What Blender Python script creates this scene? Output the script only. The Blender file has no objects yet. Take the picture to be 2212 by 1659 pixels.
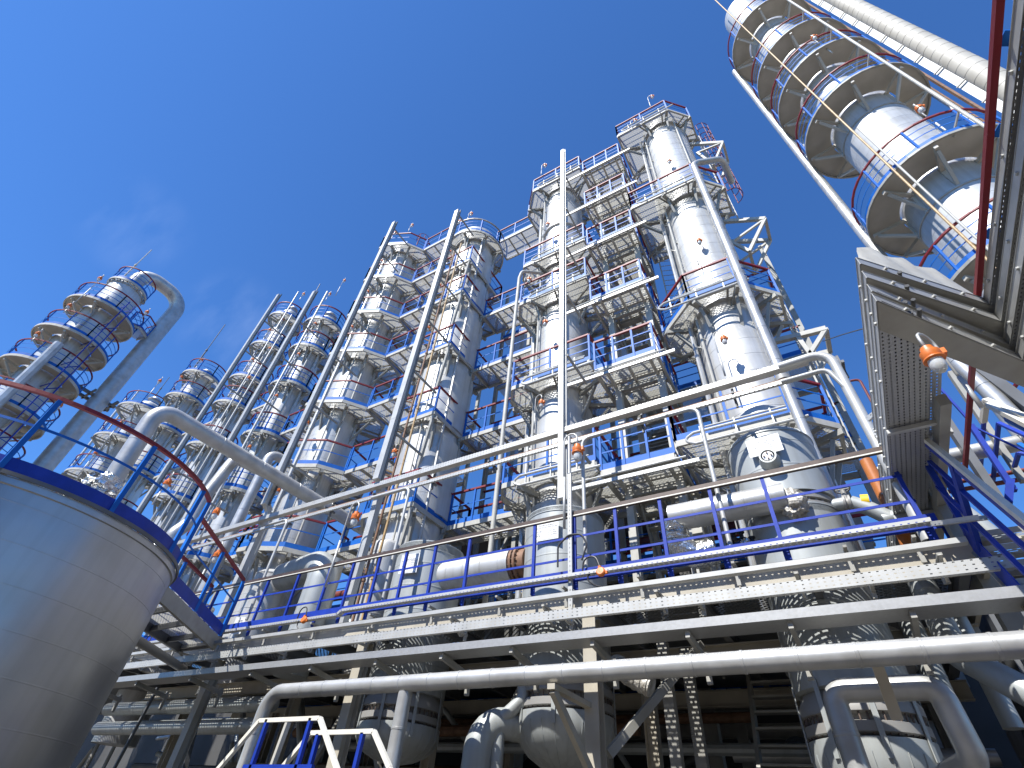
import bpy, math, random
from mathutils import Vector, Matrix
random.seed(7)
R_ = math.radians
SC = bpy.context.scene
COL = SC.collection
# ---------------- camera ----------------
CAM_Z = 1.6
F_PX, CX, CY = 1060.885, 1106.0, 829.5          # focal length and centre for a 2212 px wide picture
ROT = Matrix(((0.8586012935, 0.3012533227, 0.4147894096),
              (0.5076071649, -0.6127391929, -0.6057108614),
              (0.0716853184, 0.7306142054, -0.6790170086)))
cam_d = bpy.data.cameras.new("camera"); cam = bpy.data.objects.new("camera", cam_d)
COL.objects.link(cam)
cam_d.sensor_width = 36; cam_d.lens = F_PX / 2212 * 36
cam_d.clip_start = 0.05; cam_d.clip_end = 5000
cam.matrix_world = Matrix.Translation((0, 0, CAM_Z)) @ ROT.to_4x4()
SC.camera = cam
# ---------------- light ----------------
SUN_DIR = Vector((0.26, 1.0, -1.34)).normalized()      # the way the sunlight travels
elev = math.asin(-SUN_DIR.z)
az_to = math.atan2(-SUN_DIR.x, -SUN_DIR.y)               # compass bearing of the sun, clockwise from +Y
w = bpy.data.worlds.new("World"); SC.world = w; w.use_nodes = True
nt = w.node_tree; nt.nodes.clear()
sky = nt.nodes.new("ShaderNodeTexSky"); sky.sky_type = 'NISHITA'; sky.sun_disc = False
sky.sun_elevation = elev; sky.sun_rotation = az_to
sky.altitude = 600; sky.air_density = 1.0; sky.dust_density = 0.25; sky.ozone_density = 3.5
hs = nt.nodes.new("ShaderNodeHueSaturation"); hs.inputs['Saturation'].default_value = 1.0
bg = nt.nodes.new("ShaderNodeBackground"); bg.inputs['Strength'].default_value = 0.085
wo = nt.nodes.new("ShaderNodeOutputWorld")
tint = nt.nodes.new('ShaderNodeMixRGB'); tint.blend_type = 'MULTIPLY'; tint.inputs['Fac'].default_value = 1; tint.inputs['Color2'].default_value = (.58, 1.03, 1.55, 1)
nt.links.new(sky.outputs[0], hs.inputs['Color']); nt.links.new(hs.outputs[0], tint.inputs['Color1']); nt.links.new(tint.outputs[0], bg.inputs['Color'])
# faint wisps of vapour low in the sky on the left
geo = nt.nodes.new('ShaderNodeTexCoord'); last = tint.outputs[0]
for (dx_, dy_, dz_), wd, amt in (((-0.748, 0.211, 0.630), .9945, .04), ((-0.752, 0.015, 0.659), .996, .03)):
    vm = nt.nodes.new('ShaderNodeVectorMath'); vm.operation = 'DOT_PRODUCT'; vv_ = Vector((dx_, dy_, dz_)).normalized(); vm.inputs[1].default_value = vv_
    nt.links.new(geo.outputs['Generated'], vm.inputs[0])
    mr = nt.nodes.new('ShaderNodeMapRange'); mr.interpolation_type = 'SMOOTHSTEP'; mr.inputs['From Min'].default_value = wd; mr.inputs['From Max'].default_value = 1.0; nt.links.new(vm.outputs['Value'], mr.inputs['Value'])
    mp = nt.nodes.new('ShaderNodeMapping'); mp.inputs['Scale'].default_value = (7, 22, 11); mp.inputs['Rotation'].default_value = (.5, .3, .4); nt.links.new(geo.outputs['Generated'], mp.inputs['Vector'])
    nz = nt.nodes.new('ShaderNodeTexNoise'); nz.inputs['Scale'].default_value = 1; nz.inputs['Detail'].default_value = 6; nt.links.new(mp.outputs[0], nz.inputs['Vector'])
    m2 = nt.nodes.new('ShaderNodeMapRange'); m2.inputs['From Min'].default_value = .42; m2.inputs['From Max'].default_value = .75; m2.inputs['To Max'].default_value = amt; nt.links.new(nz.outputs['Fac'], m2.inputs['Value'])
    mu = nt.nodes.new('ShaderNodeMath'); mu.operation = 'MULTIPLY'; nt.links.new(mr.outputs[0], mu.inputs[0]); nt.links.new(m2.outputs[0], mu.inputs[1])
    mc = nt.nodes.new('ShaderNodeMixRGB'); mc.inputs['Color2'].default_value = (14, 16, 19, 1); nt.links.new(mu.outputs[0], mc.inputs['Fac']); nt.links.new(last, mc.inputs['Color1']); last = mc.outputs[0]
nt.links.new(last, bg.inputs['Color'])
nt.links.new(bg.outputs[0], wo.inputs[0])
sl = bpy.data.lights.new("sun", 'SUN'); sl.energy = 5.0; sl.angle = R_(0.5); sl.color = (1.0, 0.98, 0.94)
so = bpy.data.objects.new("sun", sl); COL.objects.link(so); so.location = (0, -30, 60)
so.rotation_euler = (-SUN_DIR).to_track_quat('Z', 'Y').to_euler()
SC.view_settings.view_transform = 'Standard'; SC.view_settings.look = 'None'
SC.view_settings.gamma = 1; SC.view_settings.use_curve_mapping = False
SC.view_settings.exposure = 0.74
SC.cycles.transparent_max_bounces = 32
SC.cycles.max_bounces = 7; SC.cycles.diffuse_bounces = 4; SC.cycles.glossy_bounces = 4

# ---------------- measuring helpers: a sight line of the photograph met with a plane of the plant ----------------
def ray(p):
    return ROT @ Vector((p[0] - CX, -(p[1] - CY), -F_PX))
def PY(p, Y):
    r = ray(p); return Vector((r.x * Y / r.y, Y, CAM_Z + r.z * Y / r.y))
def PX(p, X):
    r = ray(p); return Vector((X, r.y * X / r.x, CAM_Z + r.z * X / r.x))
def PZ(p, Z):
    r = ray(p); t = (Z - CAM_Z) / r.z; return Vector((r.x * t, r.y * t, Z))
def PD(p, D):
    r = ray(p); t = D / math.hypot(r.x, r.y); return Vector((r.x * t, r.y * t, CAM_Z + r.z * t))
def zm(ox, oy, s):
    return lambda x, y: (ox + x * s, oy + y * s)
z1 = zm(0, 486, .358); z2 = zm(0, 972, .4141); z3 = zm(486, 432, .3906); z4 = zm(1080, 162, .358)
z5 = zm(1080, 702, .3418); z6 = zm(1512, 0, .4232); z7 = zm(1620, 540, .3581); z8 = zm(432, 1026, .3814)
z9 = zm(1026, 1026, .3814); z10 = zm(1566, 1026, .3814); za = zm(0, 540, .2278); zb = zm(324, 594, .2278)
zc = zm(756, 459, .2278); zd = zm(756, 810, .2278); ze = zm(1836, 810, .2278); zf = zm(1836, 486, .2278)
zg = zm(1863, 0, .2116)

# ---------------- materials ----------------
MATS = {}
def mat(name, col, rough=.5, metal=0.0, bump=0.0, bscale=6.0, var=0.0, vscale=3.0, spec=.5, rvar=0.0, streak=0.0):
    m = bpy.data.materials.new(name); m.use_nodes = True; n = m.node_tree; L = n.links
    b = n.nodes['Principled BSDF']
    b.inputs['Base Color'].default_value = (*col, 1); b.inputs['Roughness'].default_value = rough
    b.inputs['Metallic'].default_value = metal; b.inputs['Specular IOR Level'].default_value = spec
    tc = n.nodes.new('ShaderNodeTexCoord')
    if var > 0:
        ns = n.nodes.new('ShaderNodeTexNoise'); ns.inputs['Scale'].default_value = vscale; ns.inputs['Detail'].default_value = 6
        L.new(tc.outputs['Object'], ns.inputs['Vector'])
        mx = n.nodes.new('ShaderNodeMixRGB'); mx.blend_type = 'MULTIPLY'; mx.inputs['Fac'].default_value = 1
        mx.inputs['Color1'].default_value = (*col, 1)
        cr = n.nodes.new('ShaderNodeValToRGB'); e = cr.color_ramp.elements
        e[0].position = .32; e[0].color = (1 - var, 1 - var * 1.05, 1 - var * 1.15, 1); e[1].position = .62; e[1].color = (1, 1, 1, 1)
        L.new(ns.outputs['Fac'], cr.inputs[0]); L.new(cr.outputs[0], mx.inputs['Color2'])
        out = mx.outputs[0]
        if streak > 0:
            mp = n.nodes.new('ShaderNodeMapping'); mp.inputs['Scale'].default_value = (9, 9, .35)
            L.new(tc.outputs['Object'], mp.inputs['Vector'])
            n2 = n.nodes.new('ShaderNodeTexNoise'); n2.inputs['Scale'].default_value = 1.0; n2.inputs['Detail'].default_value = 4
            L.new(mp.outputs[0], n2.inputs['Vector'])
            c2 = n.nodes.new('ShaderNodeValToRGB'); e = c2.color_ramp.elements
            e[0].position = .36; e[0].color = (1 - streak, 1 - streak * 1.1, 1 - streak * 1.25, 1); e[1].position = .55; e[1].color = (1, 1, 1, 1)
            L.new(n2.outputs['Fac'], c2.inputs[0])
            m2 = n.nodes.new('ShaderNodeMixRGB'); m2.blend_type = 'MULTIPLY'; m2.inputs['Fac'].default_value = 1
            L.new(out, m2.inputs['Color1']); L.new(c2.outputs[0], m2.inputs['Color2']); out = m2.outputs[0]
        L.new(out, b.inputs['Base Color'])
    if rvar > 0:
        nr = n.nodes.new('ShaderNodeTexNoise'); nr.inputs['Scale'].default_value = 2.3; nr.inputs['Detail'].default_value = 5
        L.new(tc.outputs['Object'], nr.inputs['Vector'])
        mr = n.nodes.new('ShaderNodeMapRange'); mr.inputs['To Min'].default_value = rough - rvar; mr.inputs['To Max'].default_value = rough + rvar
        L.new(nr.outputs['Fac'], mr.inputs['Value']); L.new(mr.outputs[0], b.inputs['Roughness'])
    if bump > 0:
        nb = n.nodes.new('ShaderNodeTexNoise'); nb.inputs['Scale'].default_value = bscale; nb.inputs['Detail'].default_value = 3
        L.new(tc.outputs['Object'], nb.inputs['Vector'])
        bp = n.nodes.new('ShaderNodeBump'); bp.inputs['Strength'].default_value = bump; bp.inputs['Distance'].default_value = .03
        L.new(nb.outputs['Fac'], bp.inputs['Height']); L.new(bp.outputs[0], b.inputs['Normal'])
    MATS[name] = m; return m

mat('cladding', (.56, .56, .545), .44, .34, .16, 2.6, .16, 1.4, rvar=.08, streak=.10)
mat('pipe_cladding', (.50, .50, .485), .40, .45, .28, 3.2, .24, 2.6, rvar=.10)
mat('silver_paint', (.41, .43, .42), .46, .25, .06, 2.0, .12, 1.2, rvar=.06, streak=.10)
mat('tank_sheet', (.50, .50, .49), .36, .78, .6, .7, .16, .7, rvar=.12, streak=.05)
mat('steel_paint', (.46, .445, .395), .55, 0, .04, 12, .16, 3.5, streak=.06)
mat('steel_grey', (.33, .32, .285), .6, 0, .04, 12, .2, 3.0)
mat('steel_dark', (.13, .135, .14), .55, .1, .04, 12, .2, 3.0)
mat('disc_plate', (.46, .43, .37), .6, 0, .05, 6, .16, 1.5)
mat('cream_beam', (.44, .40, .32), .55, 0, .03, 9, .18, 2.5)
mat('cream_rail', (.72, .69, .60), .5, 0, .02, 9, .12, 6)
mat('blue', (.004, .115, .46), .55, 0, .02, 20, .14, 5, spec=.3)
mat('shaded_blue', (.010, .040, .34), .5, 0, .03, 20, .2, 6, spec=.35)  # the same blue paint with shade put into its colour
mat('red', (.19, .004, .010), .55, 0, .02, 20, .12, 5)
mat('brown_rail', (.085, .055, .04), .45, .1, .03, 20, .3, 7)
mat('galvanised', (.43, .43, .42), .46, .55, .02, 30, .10, 26, rvar=.06)
mat('channel', (.48, .48, .46), .48, .30, .03, 8, .14, 4, rvar=.08)
mat('rust', (.24, .13, .075), .7, 0, .15, 18, .4, 7)
mat('yellow_pipe', (.50, .33, .15), .5, 0, .05, 18, .35, 7)
mat('orange', (.72, .19, .03), .42, 0, .04, 30, .2, 18)
mat('orange_pipe', (.50, .17, .045), .45, 0, .03, 9, .15, 5)
mat('yellow', (.75, .50, .02), .5)
mat('black_rubber', (.03, .03, .032), .5)
mat('bolt', (.16, .12, .10), .5, .4, .1, 20, .3, 20)
mat('red_pipe', (.17, .035, .03), .5, 0, .03, 9, .2, 5)
mat('foil', (.72, .72, .70), .22, .9, 1.0, 14, .15, 6, rvar=.1)
mat('wrap', (.55, .52, .46), .5, .1, .9, 16, .45, 9)
mat('sign_white', (.80, .80, .78), .4)
mat('sign_ink', (.12, .12, .13), .5)
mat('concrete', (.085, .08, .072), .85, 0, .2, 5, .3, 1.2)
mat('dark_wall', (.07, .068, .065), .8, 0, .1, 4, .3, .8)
mat('roof_sheet', (.30, .27, .22), .7, .1, .1, 4, .35, 2.0)
mat('asphalt', (.26, .225, .18), .85, 0, .3, 12, .3, .7)
mat('cap_grey', (.30, .29, .27), .55, .2)
mat('cable', (.05, .05, .05), .5)
# glass of the lamp globes
m = bpy.data.materials.new('lamp_glass'); m.use_nodes = True; b = m.node_tree.nodes['Principled BSDF']
b.inputs['Base Color'].default_value = (.82, .84, .82, 1); b.inputs['Roughness'].default_value = .12
b.inputs['Transmission Weight'].default_value = .45; MATS['lamp_glass'] = m

def holes(name, base, kind):
    """sheet metal with real holes: expanded mesh ('mesh') or slotted tray ('slot'); the pattern lies in the UV metres"""
    src = MATS[base]; m = src.copy(); m.name = name; n = m.node_tree; L = n.links
    out = n.nodes['Material Output']; b = n.nodes['Principled BSDF']
    uv = n.nodes.new('ShaderNodeUVMap')
    tr = n.nodes.new('ShaderNodeBsdfTransparent'); mx = n.nodes.new('ShaderNodeMixShader')
    if kind in ('mesh', 'deck'):
        br = n.nodes.new('ShaderNodeTexBrick'); br.offset = .5; br.squash = 1
        br.inputs['Scale'].default_value = 1; br.inputs['Mortar Size'].default_value = .018
        br.inputs['Mortar Smooth'].default_value = 0; br.inputs['Bias'].default_value = 0
        br.inputs['Brick Width'].default_value = .105; br.inputs['Row Height'].default_value = .052
        L.new(uv.outputs[0], br.inputs['Vector']); L.new(br.outputs['Fac'], mx.inputs[0])     # Fac 1 = mortar = metal
    else:
        px, py, hx, hy = (.055, .05, .46, .30) if kind == 'slot' else (.075, .045, .3, .26)
        sp = n.nodes.new('ShaderNodeSeparateXYZ'); L.new(uv.outputs[0], sp.inputs[0])
        def cell(sock, per, frac, off=0):
            a = n.nodes.new('ShaderNodeMath'); a.operation = 'MULTIPLY_ADD'; a.inputs[1].default_value = 1 / per; a.inputs[2].default_value = off
            L.new(sock, a.inputs[0])
            f = n.nodes.new('ShaderNodeMath'); f.operation = 'FRACT'; L.new(a.outputs[0], f.inputs[0])
            g = n.nodes.new('ShaderNodeMath'); g.operation = 'GREATER_THAN'; g.inputs[1].default_value = frac; L.new(f.outputs[0], g.inputs[0])
            return g.outputs[0]
        mxm = n.nodes.new('ShaderNodeMath'); mxm.operation = 'MAXIMUM'
        L.new(cell(sp.outputs[0], px, hx), mxm.inputs[0]); L.new(cell(sp.outputs[1], py, hy, .35), mxm.inputs[1])
        L.new(mxm.outputs[0], mx.inputs[0])
    lit = b.outputs[0]
    if kind == 'mesh':                       # slanted strands catch the sun from above and show it below
        tl = n.nodes.new('ShaderNodeBsdfTranslucent'); tl.inputs['Color'].default_value = (.55, .54, .48, 1)
        mm = n.nodes.new('ShaderNodeMixShader'); mm.inputs[0].default_value = .38
        L.new(b.outputs[0], mm.inputs[1]); L.new(tl.outputs[0], mm.inputs[2]); lit = mm.outputs[0]
    L.new(tr.outputs[0], mx.inputs[1]); L.new(lit, mx.inputs[2]); L.new(mx.outputs[0], out.inputs[0])
    MATS[name] = m
holes('grating', 'steel_paint', 'mesh'); holes('slotted', 'galvanised', 'slot'); holes('slotted_tray', 'channel', 'dots')
holes('tread_mesh', 'steel_paint', 'mesh'); holes('deck_mesh', 'steel_dark', 'deck')

# ---------------- mesh builder ----------------
class MB:
    def __init__(s): s.v = []; s.f = []; s.uv = []
    def add(s, vs, fs, uvs=None):
        o = len(s.v); s.v += [Vector(p) for p in vs]
        for i, f in enumerate(fs):
            s.f.append([o + k for k in f]); s.uv.append(uvs[i] if uvs else None)
        return s
    def quad(s, a, b, c, d):
        a, b, c, d = map(Vector, (a, b, c, d)); l = (b - a).length; h = (d - a).length
        return s.add([a, b, c, d], [(0, 1, 2, 3)], [[(0, 0), (l, 0), (l, h), (0, h)]])
    def bar(s, p0, p1, w, h, up=None):
        """square bar; w across, h along 'up'; UV runs in metres along its length"""
        p0, p1 = Vector(p0), Vector(p1); d = p1 - p0; l = d.length
        if l < 1e-6: return s
        d /= l
        u = Vector(up) if up is not None else (Vector((0, 0, 1)) if abs(d.z) < .9 else Vector((0, 1, 0)))
        sd = d.cross(u).normalized(); u = sd.cross(d).normalized()
        a, b = sd * w / 2, u * h / 2
        vs = [p0 - a - b, p0 + a - b, p0 + a + b, p0 - a + b, p1 - a - b, p1 + a - b, p1 + a + b, p1 - a + b]
        fs = [(3, 2, 1, 0), (4, 5, 6, 7), (0, 1, 5, 4), (1, 2, 6, 5), (2, 3, 7, 6), (3, 0, 4, 7)]
        e = [(0, 0)] * 4
        def q(t): return [(0, 0), (0, t), (l, t), (l, 0)]
        m_ = lambda t: [(0, t), (0, 0), (l, 0), (l, t)]
        return s.add(vs, fs, [e, e, q(w), q(h), m_(w), m_(h)])
    def box(s, c, sz):
        c = Vector(c); return s.bar(c - Vector((sz[0] / 2, 0, 0)), c + Vector((sz[0] / 2, 0, 0)), sz[1], sz[2], (0, 0, 1))
    def extrude(s, p0, p1, prof, sd, u):
        """one closed outline (side, up) drawn along p0-p1; UV is in metres along the run and across the section"""
        p0, p1 = Vector(p0), Vector(p1); l = (p1 - p0).length; n = len(prof)
        vs = [p + sd * a + u * b for p in (p0, p1) for a, b in prof]; fs, uv = [], []
        for i in range(n):
            j = (i + 1) % n; k = 0 if abs(prof[j][0] - prof[i][0]) > abs(prof[j][1] - prof[i][1]) else 1
            fs.append((i, j, n + j, n + i)); uv.append([(0, prof[i][k]), (0, prof[j][k]), (l, prof[j][k]), (l, prof[i][k])])
        fs += [tuple(reversed(range(n))), tuple(range(n, 2 * n))]; uv += [None, None]
        return s.add(vs, fs, uv)
    def ibeam(s, p0, p1, w, h, t=.014, up=None):
        p0, p1 = Vector(p0), Vector(p1); d = (p1 - p0).normalized()
        u = Vector(up) if up is not None else (Vector((0, 0, 1)) if abs(d.z) < .9 else Vector((0, 1, 0)))
        sd = d.cross(u).normalized(); u = sd.cross(d).normalized(); W, H, q = w / 2, h / 2, t / 2
        return s.extrude(p0, p1, [(-W, -H), (W, -H), (W, -H + t), (q, -H + t), (q, H - t), (W, H - t), (W, H), (-W, H), (-W, H - t), (-q, H - t), (-q, -H + t), (-W, -H + t)], sd, u)
    def channel(s, p0, p1, w, h, t, up):
        """U section, open on the side away from 'up'"""
        p0, p1 = Vector(p0), Vector(p1); d = (p1 - p0).normalized(); u = Vector(up)
        sd = d.cross(u).normalized(); u = sd.cross(d).normalized(); W, q = w / 2, t / 2
        return s.extrude(p0, p1, [(-W, q), (-W, q - h), (-W + t, q - h), (-W + t, -q), (W - t, -q), (W - t, q - h), (W, q - h), (W, q)], sd, u)
    def ring(s, c, ax, r, n, ref=None):
        ax = Vector(ax).normalized()
        a = Vector(ref) if ref is not None else (Vector((1, 0, 0)) if abs(ax.x) < .9 else Vector((0, 1, 0)))
        a = (a - ax * a.dot(ax)).normalized(); b = ax.cross(a)
        return [Vector(c) + (a * math.cos(2 * math.pi * k / n) + b * math.sin(2 * math.pi * k / n)) * r for k in range(n)], a
    def tube(s, pts, r, n=12, bend=0.0, seams=0.0, caps=True, bseg=6, lip=.005):
        pts = [Vector(p) for p in pts]
        P = [pts[0]]; isb = [False]
        for i in range(1, len(pts) - 1):
            a, b, c = pts[i - 1], pts[i], pts[i + 1]
            d1, d2 = (a - b), (c - b)
            if bend <= 0: P.append(b); isb.append(False); continue
            ang = d1.angle(d2); t = bend / math.tan(max(ang, .05) / 2)
            t = min(t, d1.length * .49, d2.length * .49); R = t * math.tan(ang / 2)
            e1, e2 = b + d1.normalized() * t, b + d2.normalized() * t
            bis = (d1.normalized() + d2.normalized())
            if bis.length < 1e-4: P.append(b); isb.append(False); continue
            cen = b + bis.normalized() * (R / math.sin(ang / 2)); v1, v2 = e1 - cen, e2 - cen; th = v1.angle(v2)
            for k in range(bseg + 1):
                q = k / bseg
                v = (v1 * math.sin((1 - q) * th) + v2 * math.sin(q * th)) / max(math.sin(th), 1e-5)
                P.append(cen + v); isb.append(True)
        P.append(pts[-1]); isb.append(False)
        # stations: (point, radius)
        S = []
        for i in range(len(P)):
            S.append((P[i], r))
            if seams > 0 and i < len(P) - 1:
                d = P[i + 1] - P[i]; l = d.length
                if l > seams * .7 and not (isb[i] and isb[i + 1]):
                    k = max(1, int(l / seams)); d /= l
                    for j in range(1, k + 1):
                        q = l * j / (k + .5)
                        if q > l - .03: break
                        for dq, dr in ((-.016, 0), (-.013, lip), (.013, lip), (.016, 0)): S.append((P[i] + d * (q + dq), r + dr))
        ref = None; rings = []; dist = 0
        for i, (p, rr) in enumerate(S):
            a = S[max(i - 1, 0)][0]; b = S[min(i + 1, len(S) - 1)][0]
            t = b - a
            if t.length < 1e-7: t = Vector((0, 0, 1))
            vs, ref = s.ring(p, t, rr, n, ref); rings.append(vs)
        o = len(s.v)
        for rg in rings: s.v += rg
        for i in range(len(rings) - 1):
            for k in range(n):
                k2 = (k + 1) % n
                s.f.append([o + i * n + k, o + i * n + k2, o + (i + 1) * n + k2, o + (i + 1) * n + k]); s.uv.append(None)
        if caps:
            s.f.append([o + k for k in reversed(range(n))]); s.uv.append(None)
            e = o + (len(rings) - 1) * n
            s.f.append([e + k for k in range(n)]); s.uv.append(None)
        return s
    def lathe(s, c, prof, n=40, ax=(0, 0, 1), capb=True, capt=True):
        """prof: list of (radius, height) about axis through c"""
        c = Vector(c); ax = Vector(ax).normalized(); ref = None; rings = []
        for r, h in prof:
            vs, ref = s.ring(c + ax * h, ax, max(r, 1e-4), n, ref); rings.append(vs)
        o = len(s.v)
        for rg in rings: s.v += rg
        for i in range(len(rings) - 1):
            for k in range(n):
                k2 = (k + 1) % n
                s.f.append([o + i * n + k, o + i * n + k2, o + (i + 1) * n + k2, o + (i + 1) * n + k]); s.uv.append(None)
        if capb: s.f.append([o + k for k in reversed(range(n))]); s.uv.append(None)
        if capt:
            e = o + (len(rings) - 1) * n; s.f.append([e + k for k in range(n)]); s.uv.append(None)
        return s
    def plate(s, c, outer, r, z, N=64, thick=0.0, a0=0.0, a1=2 * math.pi):
        """flat ring deck between a round hole of radius r and an outer outline (callable angle -> radius)"""
        c = Vector((c[0], c[1], 0)); full = abs(a1 - a0 - 2 * math.pi) < 1e-6
        M = N if full else N + 1; o = len(s.v); zs = [z] if thick == 0 else [z, z - thick]
        for zz in zs:
            for k in range(M):
                a = a0 + (a1 - a0) * k / N; ca, sa = math.cos(a), math.sin(a); ro = outer(a)
                s.v.append(c + Vector((ca * r, sa * r, zz))); s.v.append(c + Vector((ca * ro, sa * ro, zz)))
        for L_, zz in enumerate(zs):
            b = o + L_ * 2 * M
            for k in range(N if full else M - 1):
                k2 = (k + 1) % M; q = [b + 2 * k, b + 2 * k + 1, b + 2 * k2 + 1, b + 2 * k2]
                if L_ == 1: q.reverse()
                s.f.append(q); s.uv.append([(s.v[i].x, s.v[i].y) for i in q])
        if thick > 0:
            for k in range(N if full else M - 1):
                k2 = (k + 1) % M
                for e in (0, 1):
                    a, b2 = o + 2 * k + e, o + 2 * k2 + e
                    s.f.append([a, b2, b2 + 2 * M, a + 2 * M]); s.uv.append(None)
        return s
    def bolts(s, c, ax, R, n, r=.018, h=.05):
        vs, ref = s.ring(c, ax, R, n); ax = Vector(ax).normalized()
        for p in vs: s.tube([p - ax * h / 2, p + ax * h / 2], r, 6)
        return s
    def build(s, name, material, parent=None, sharp=32, smooth=True):
        me = bpy.data.meshes.new(name); org = Vector((0, 0, 0)); q = parent
        while q is not None: org += Vector(q.location); q = q.parent
        me.from_pydata([tuple(p - org) for p in s.v], [], s.f)
        uvl = me.uv_layers.new(name='UVMap').data
        for pl, uv in zip(me.polygons, s.uv):
            if uv:
                for li, t in zip(pl.loop_indices, uv): uvl[li].uv = t
        if smooth:
            me.polygons.foreach_set('use_smooth', [True] * len(me.polygons)); me.set_sharp_from_angle(angle=R_(sharp))
        me.materials.append(MATS[material]); me.update()
        o = bpy.data.objects.new(name, me); COL.objects.link(o)
        if parent is not None: o.parent = parent
        return o

def tag(o, label=None, cat=None, group=None, kind=None):
    if label: o['label'] = label
    if cat: o['category'] = cat
    if group: o['group'] = group
    if cat and not kind: kind = 'thing'
    if kind: o['kind'] = kind
    return o
def root(name, loc, label, cat, group=None):
    o = bpy.data.objects.new(name, None); COL.objects.link(o); o.location = Vector(loc); o.empty_display_size = .2
    return tag(o, label, cat, group)
def single(mb, name, material, label, cat, group=None, smooth=True):
    """a thing that is one mesh: its origin goes to the foot of its bounds"""
    xs = [p.x for p in mb.v]; ys = [p.y for p in mb.v]; zs = [p.z for p in mb.v]
    org = Vector(((min(xs) + max(xs)) / 2, (min(ys) + max(ys)) / 2, min(zs)))
    mb.v = [p - org for p in mb.v]
    o = mb.build(name, material, None, smooth=smooth); o.location = org
    return tag(o, label, cat, group)
ORD = ['topmost', 'second', 'third', 'fourth', 'fifth', 'sixth', 'seventh', 'eighth', 'ninth', 'tenth', 'eleventh']
V = Vector

def railing(pts, parent, h=1.1, step=1.15, toe=.17, closed=False, post='blue', top='red', toem='blue', beam=.13, beamm='steel_paint', mids=2, ends=(True, True), pw=.055, topw=.06, split=True):
    """guard rail along deck-level points, as children of 'parent'"""
    pts = [Vector(p) for p in pts]
    if closed: pts = pts + [pts[0]]
    b, c, d = MB(), MB(), MB(); up = Vector((0, 0, 1)); carry = 0; P_ = []; mid = [MB() for k in range(mids)]
    for i in range(len(pts) - 1):
        p, q = pts[i], pts[i + 1]; l = (q - p).length
        b.bar(p + up * h, q + up * h, topw, topw)
        if toe: c.bar(p + up * (toe / 2 + .004), q + up * (toe / 2 + .004), .008, toe)
        if beam: d.bar(p - up * (beam / 2), q - up * (beam / 2), .06, beam)
        for k in range(mids): mid[k].bar(p + up * (toe + (h - toe) * (k + 1) / (mids + 1)), q + up * (toe + (h - toe) * (k + 1) / (mids + 1)), .012, .035)
        if len(pts) > 9:
            carry += l
            if carry >= step or i == 0: P_.append(p); carry = 0
        else:
            n = max(1, round(l / step))
            for k in range(n):
                if k == 0 and i == 0 and not ends[0]: continue
                P_.append(p.lerp(q, k / n))
    if ends[1]: P_.append(pts[-1])
    if split:
        for p in P_: MB().bar(p, p + up * (h - topw / 2), pw, pw).build('post', post, parent, smooth=False)
        for m_ in mid: m_.build('mid_rail', post, parent, smooth=False)
    else:
        for p in P_: mid[0].bar(p, p + up * (h - topw / 2), pw, pw)
        for m_ in mid[1:]:
            o = len(mid[0].v); mid[0].v += m_.v; mid[0].f += [[o + k for k in f] for f in m_.f]; mid[0].uv += m_.uv
        mid[0].build('guard_rail', post, parent, smooth=False)
    b.build('top_rail', top, parent, smooth=False)
    if toe: c.build('toe_board', toem, parent, smooth=False)
    if beam: d.build('edge_beam', beamm, parent, smooth=False)
# ================= columns =================
def poly_fn(verts, c):
    vs = [(x - c[0], y - c[1]) for x, y in verts]
    def f(a):
        dx, dy = math.cos(a), math.sin(a); best = 1.0
        for i in range(len(vs)):
            (x1, y1), (x2, y2) = vs[i], vs[(i + 1) % len(vs)]
            ex, ey = x2 - x1, y2 - y1; den = dx * ey - dy * ex
            if abs(den) < 1e-9: continue
            t = (x1 * ey - y1 * ex) / den; u = (x1 * dy - y1 * dx) / den
            if t > 0 and -1e-6 <= u <= 1 + 1e-6: best = t
        return best
    return f

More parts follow.
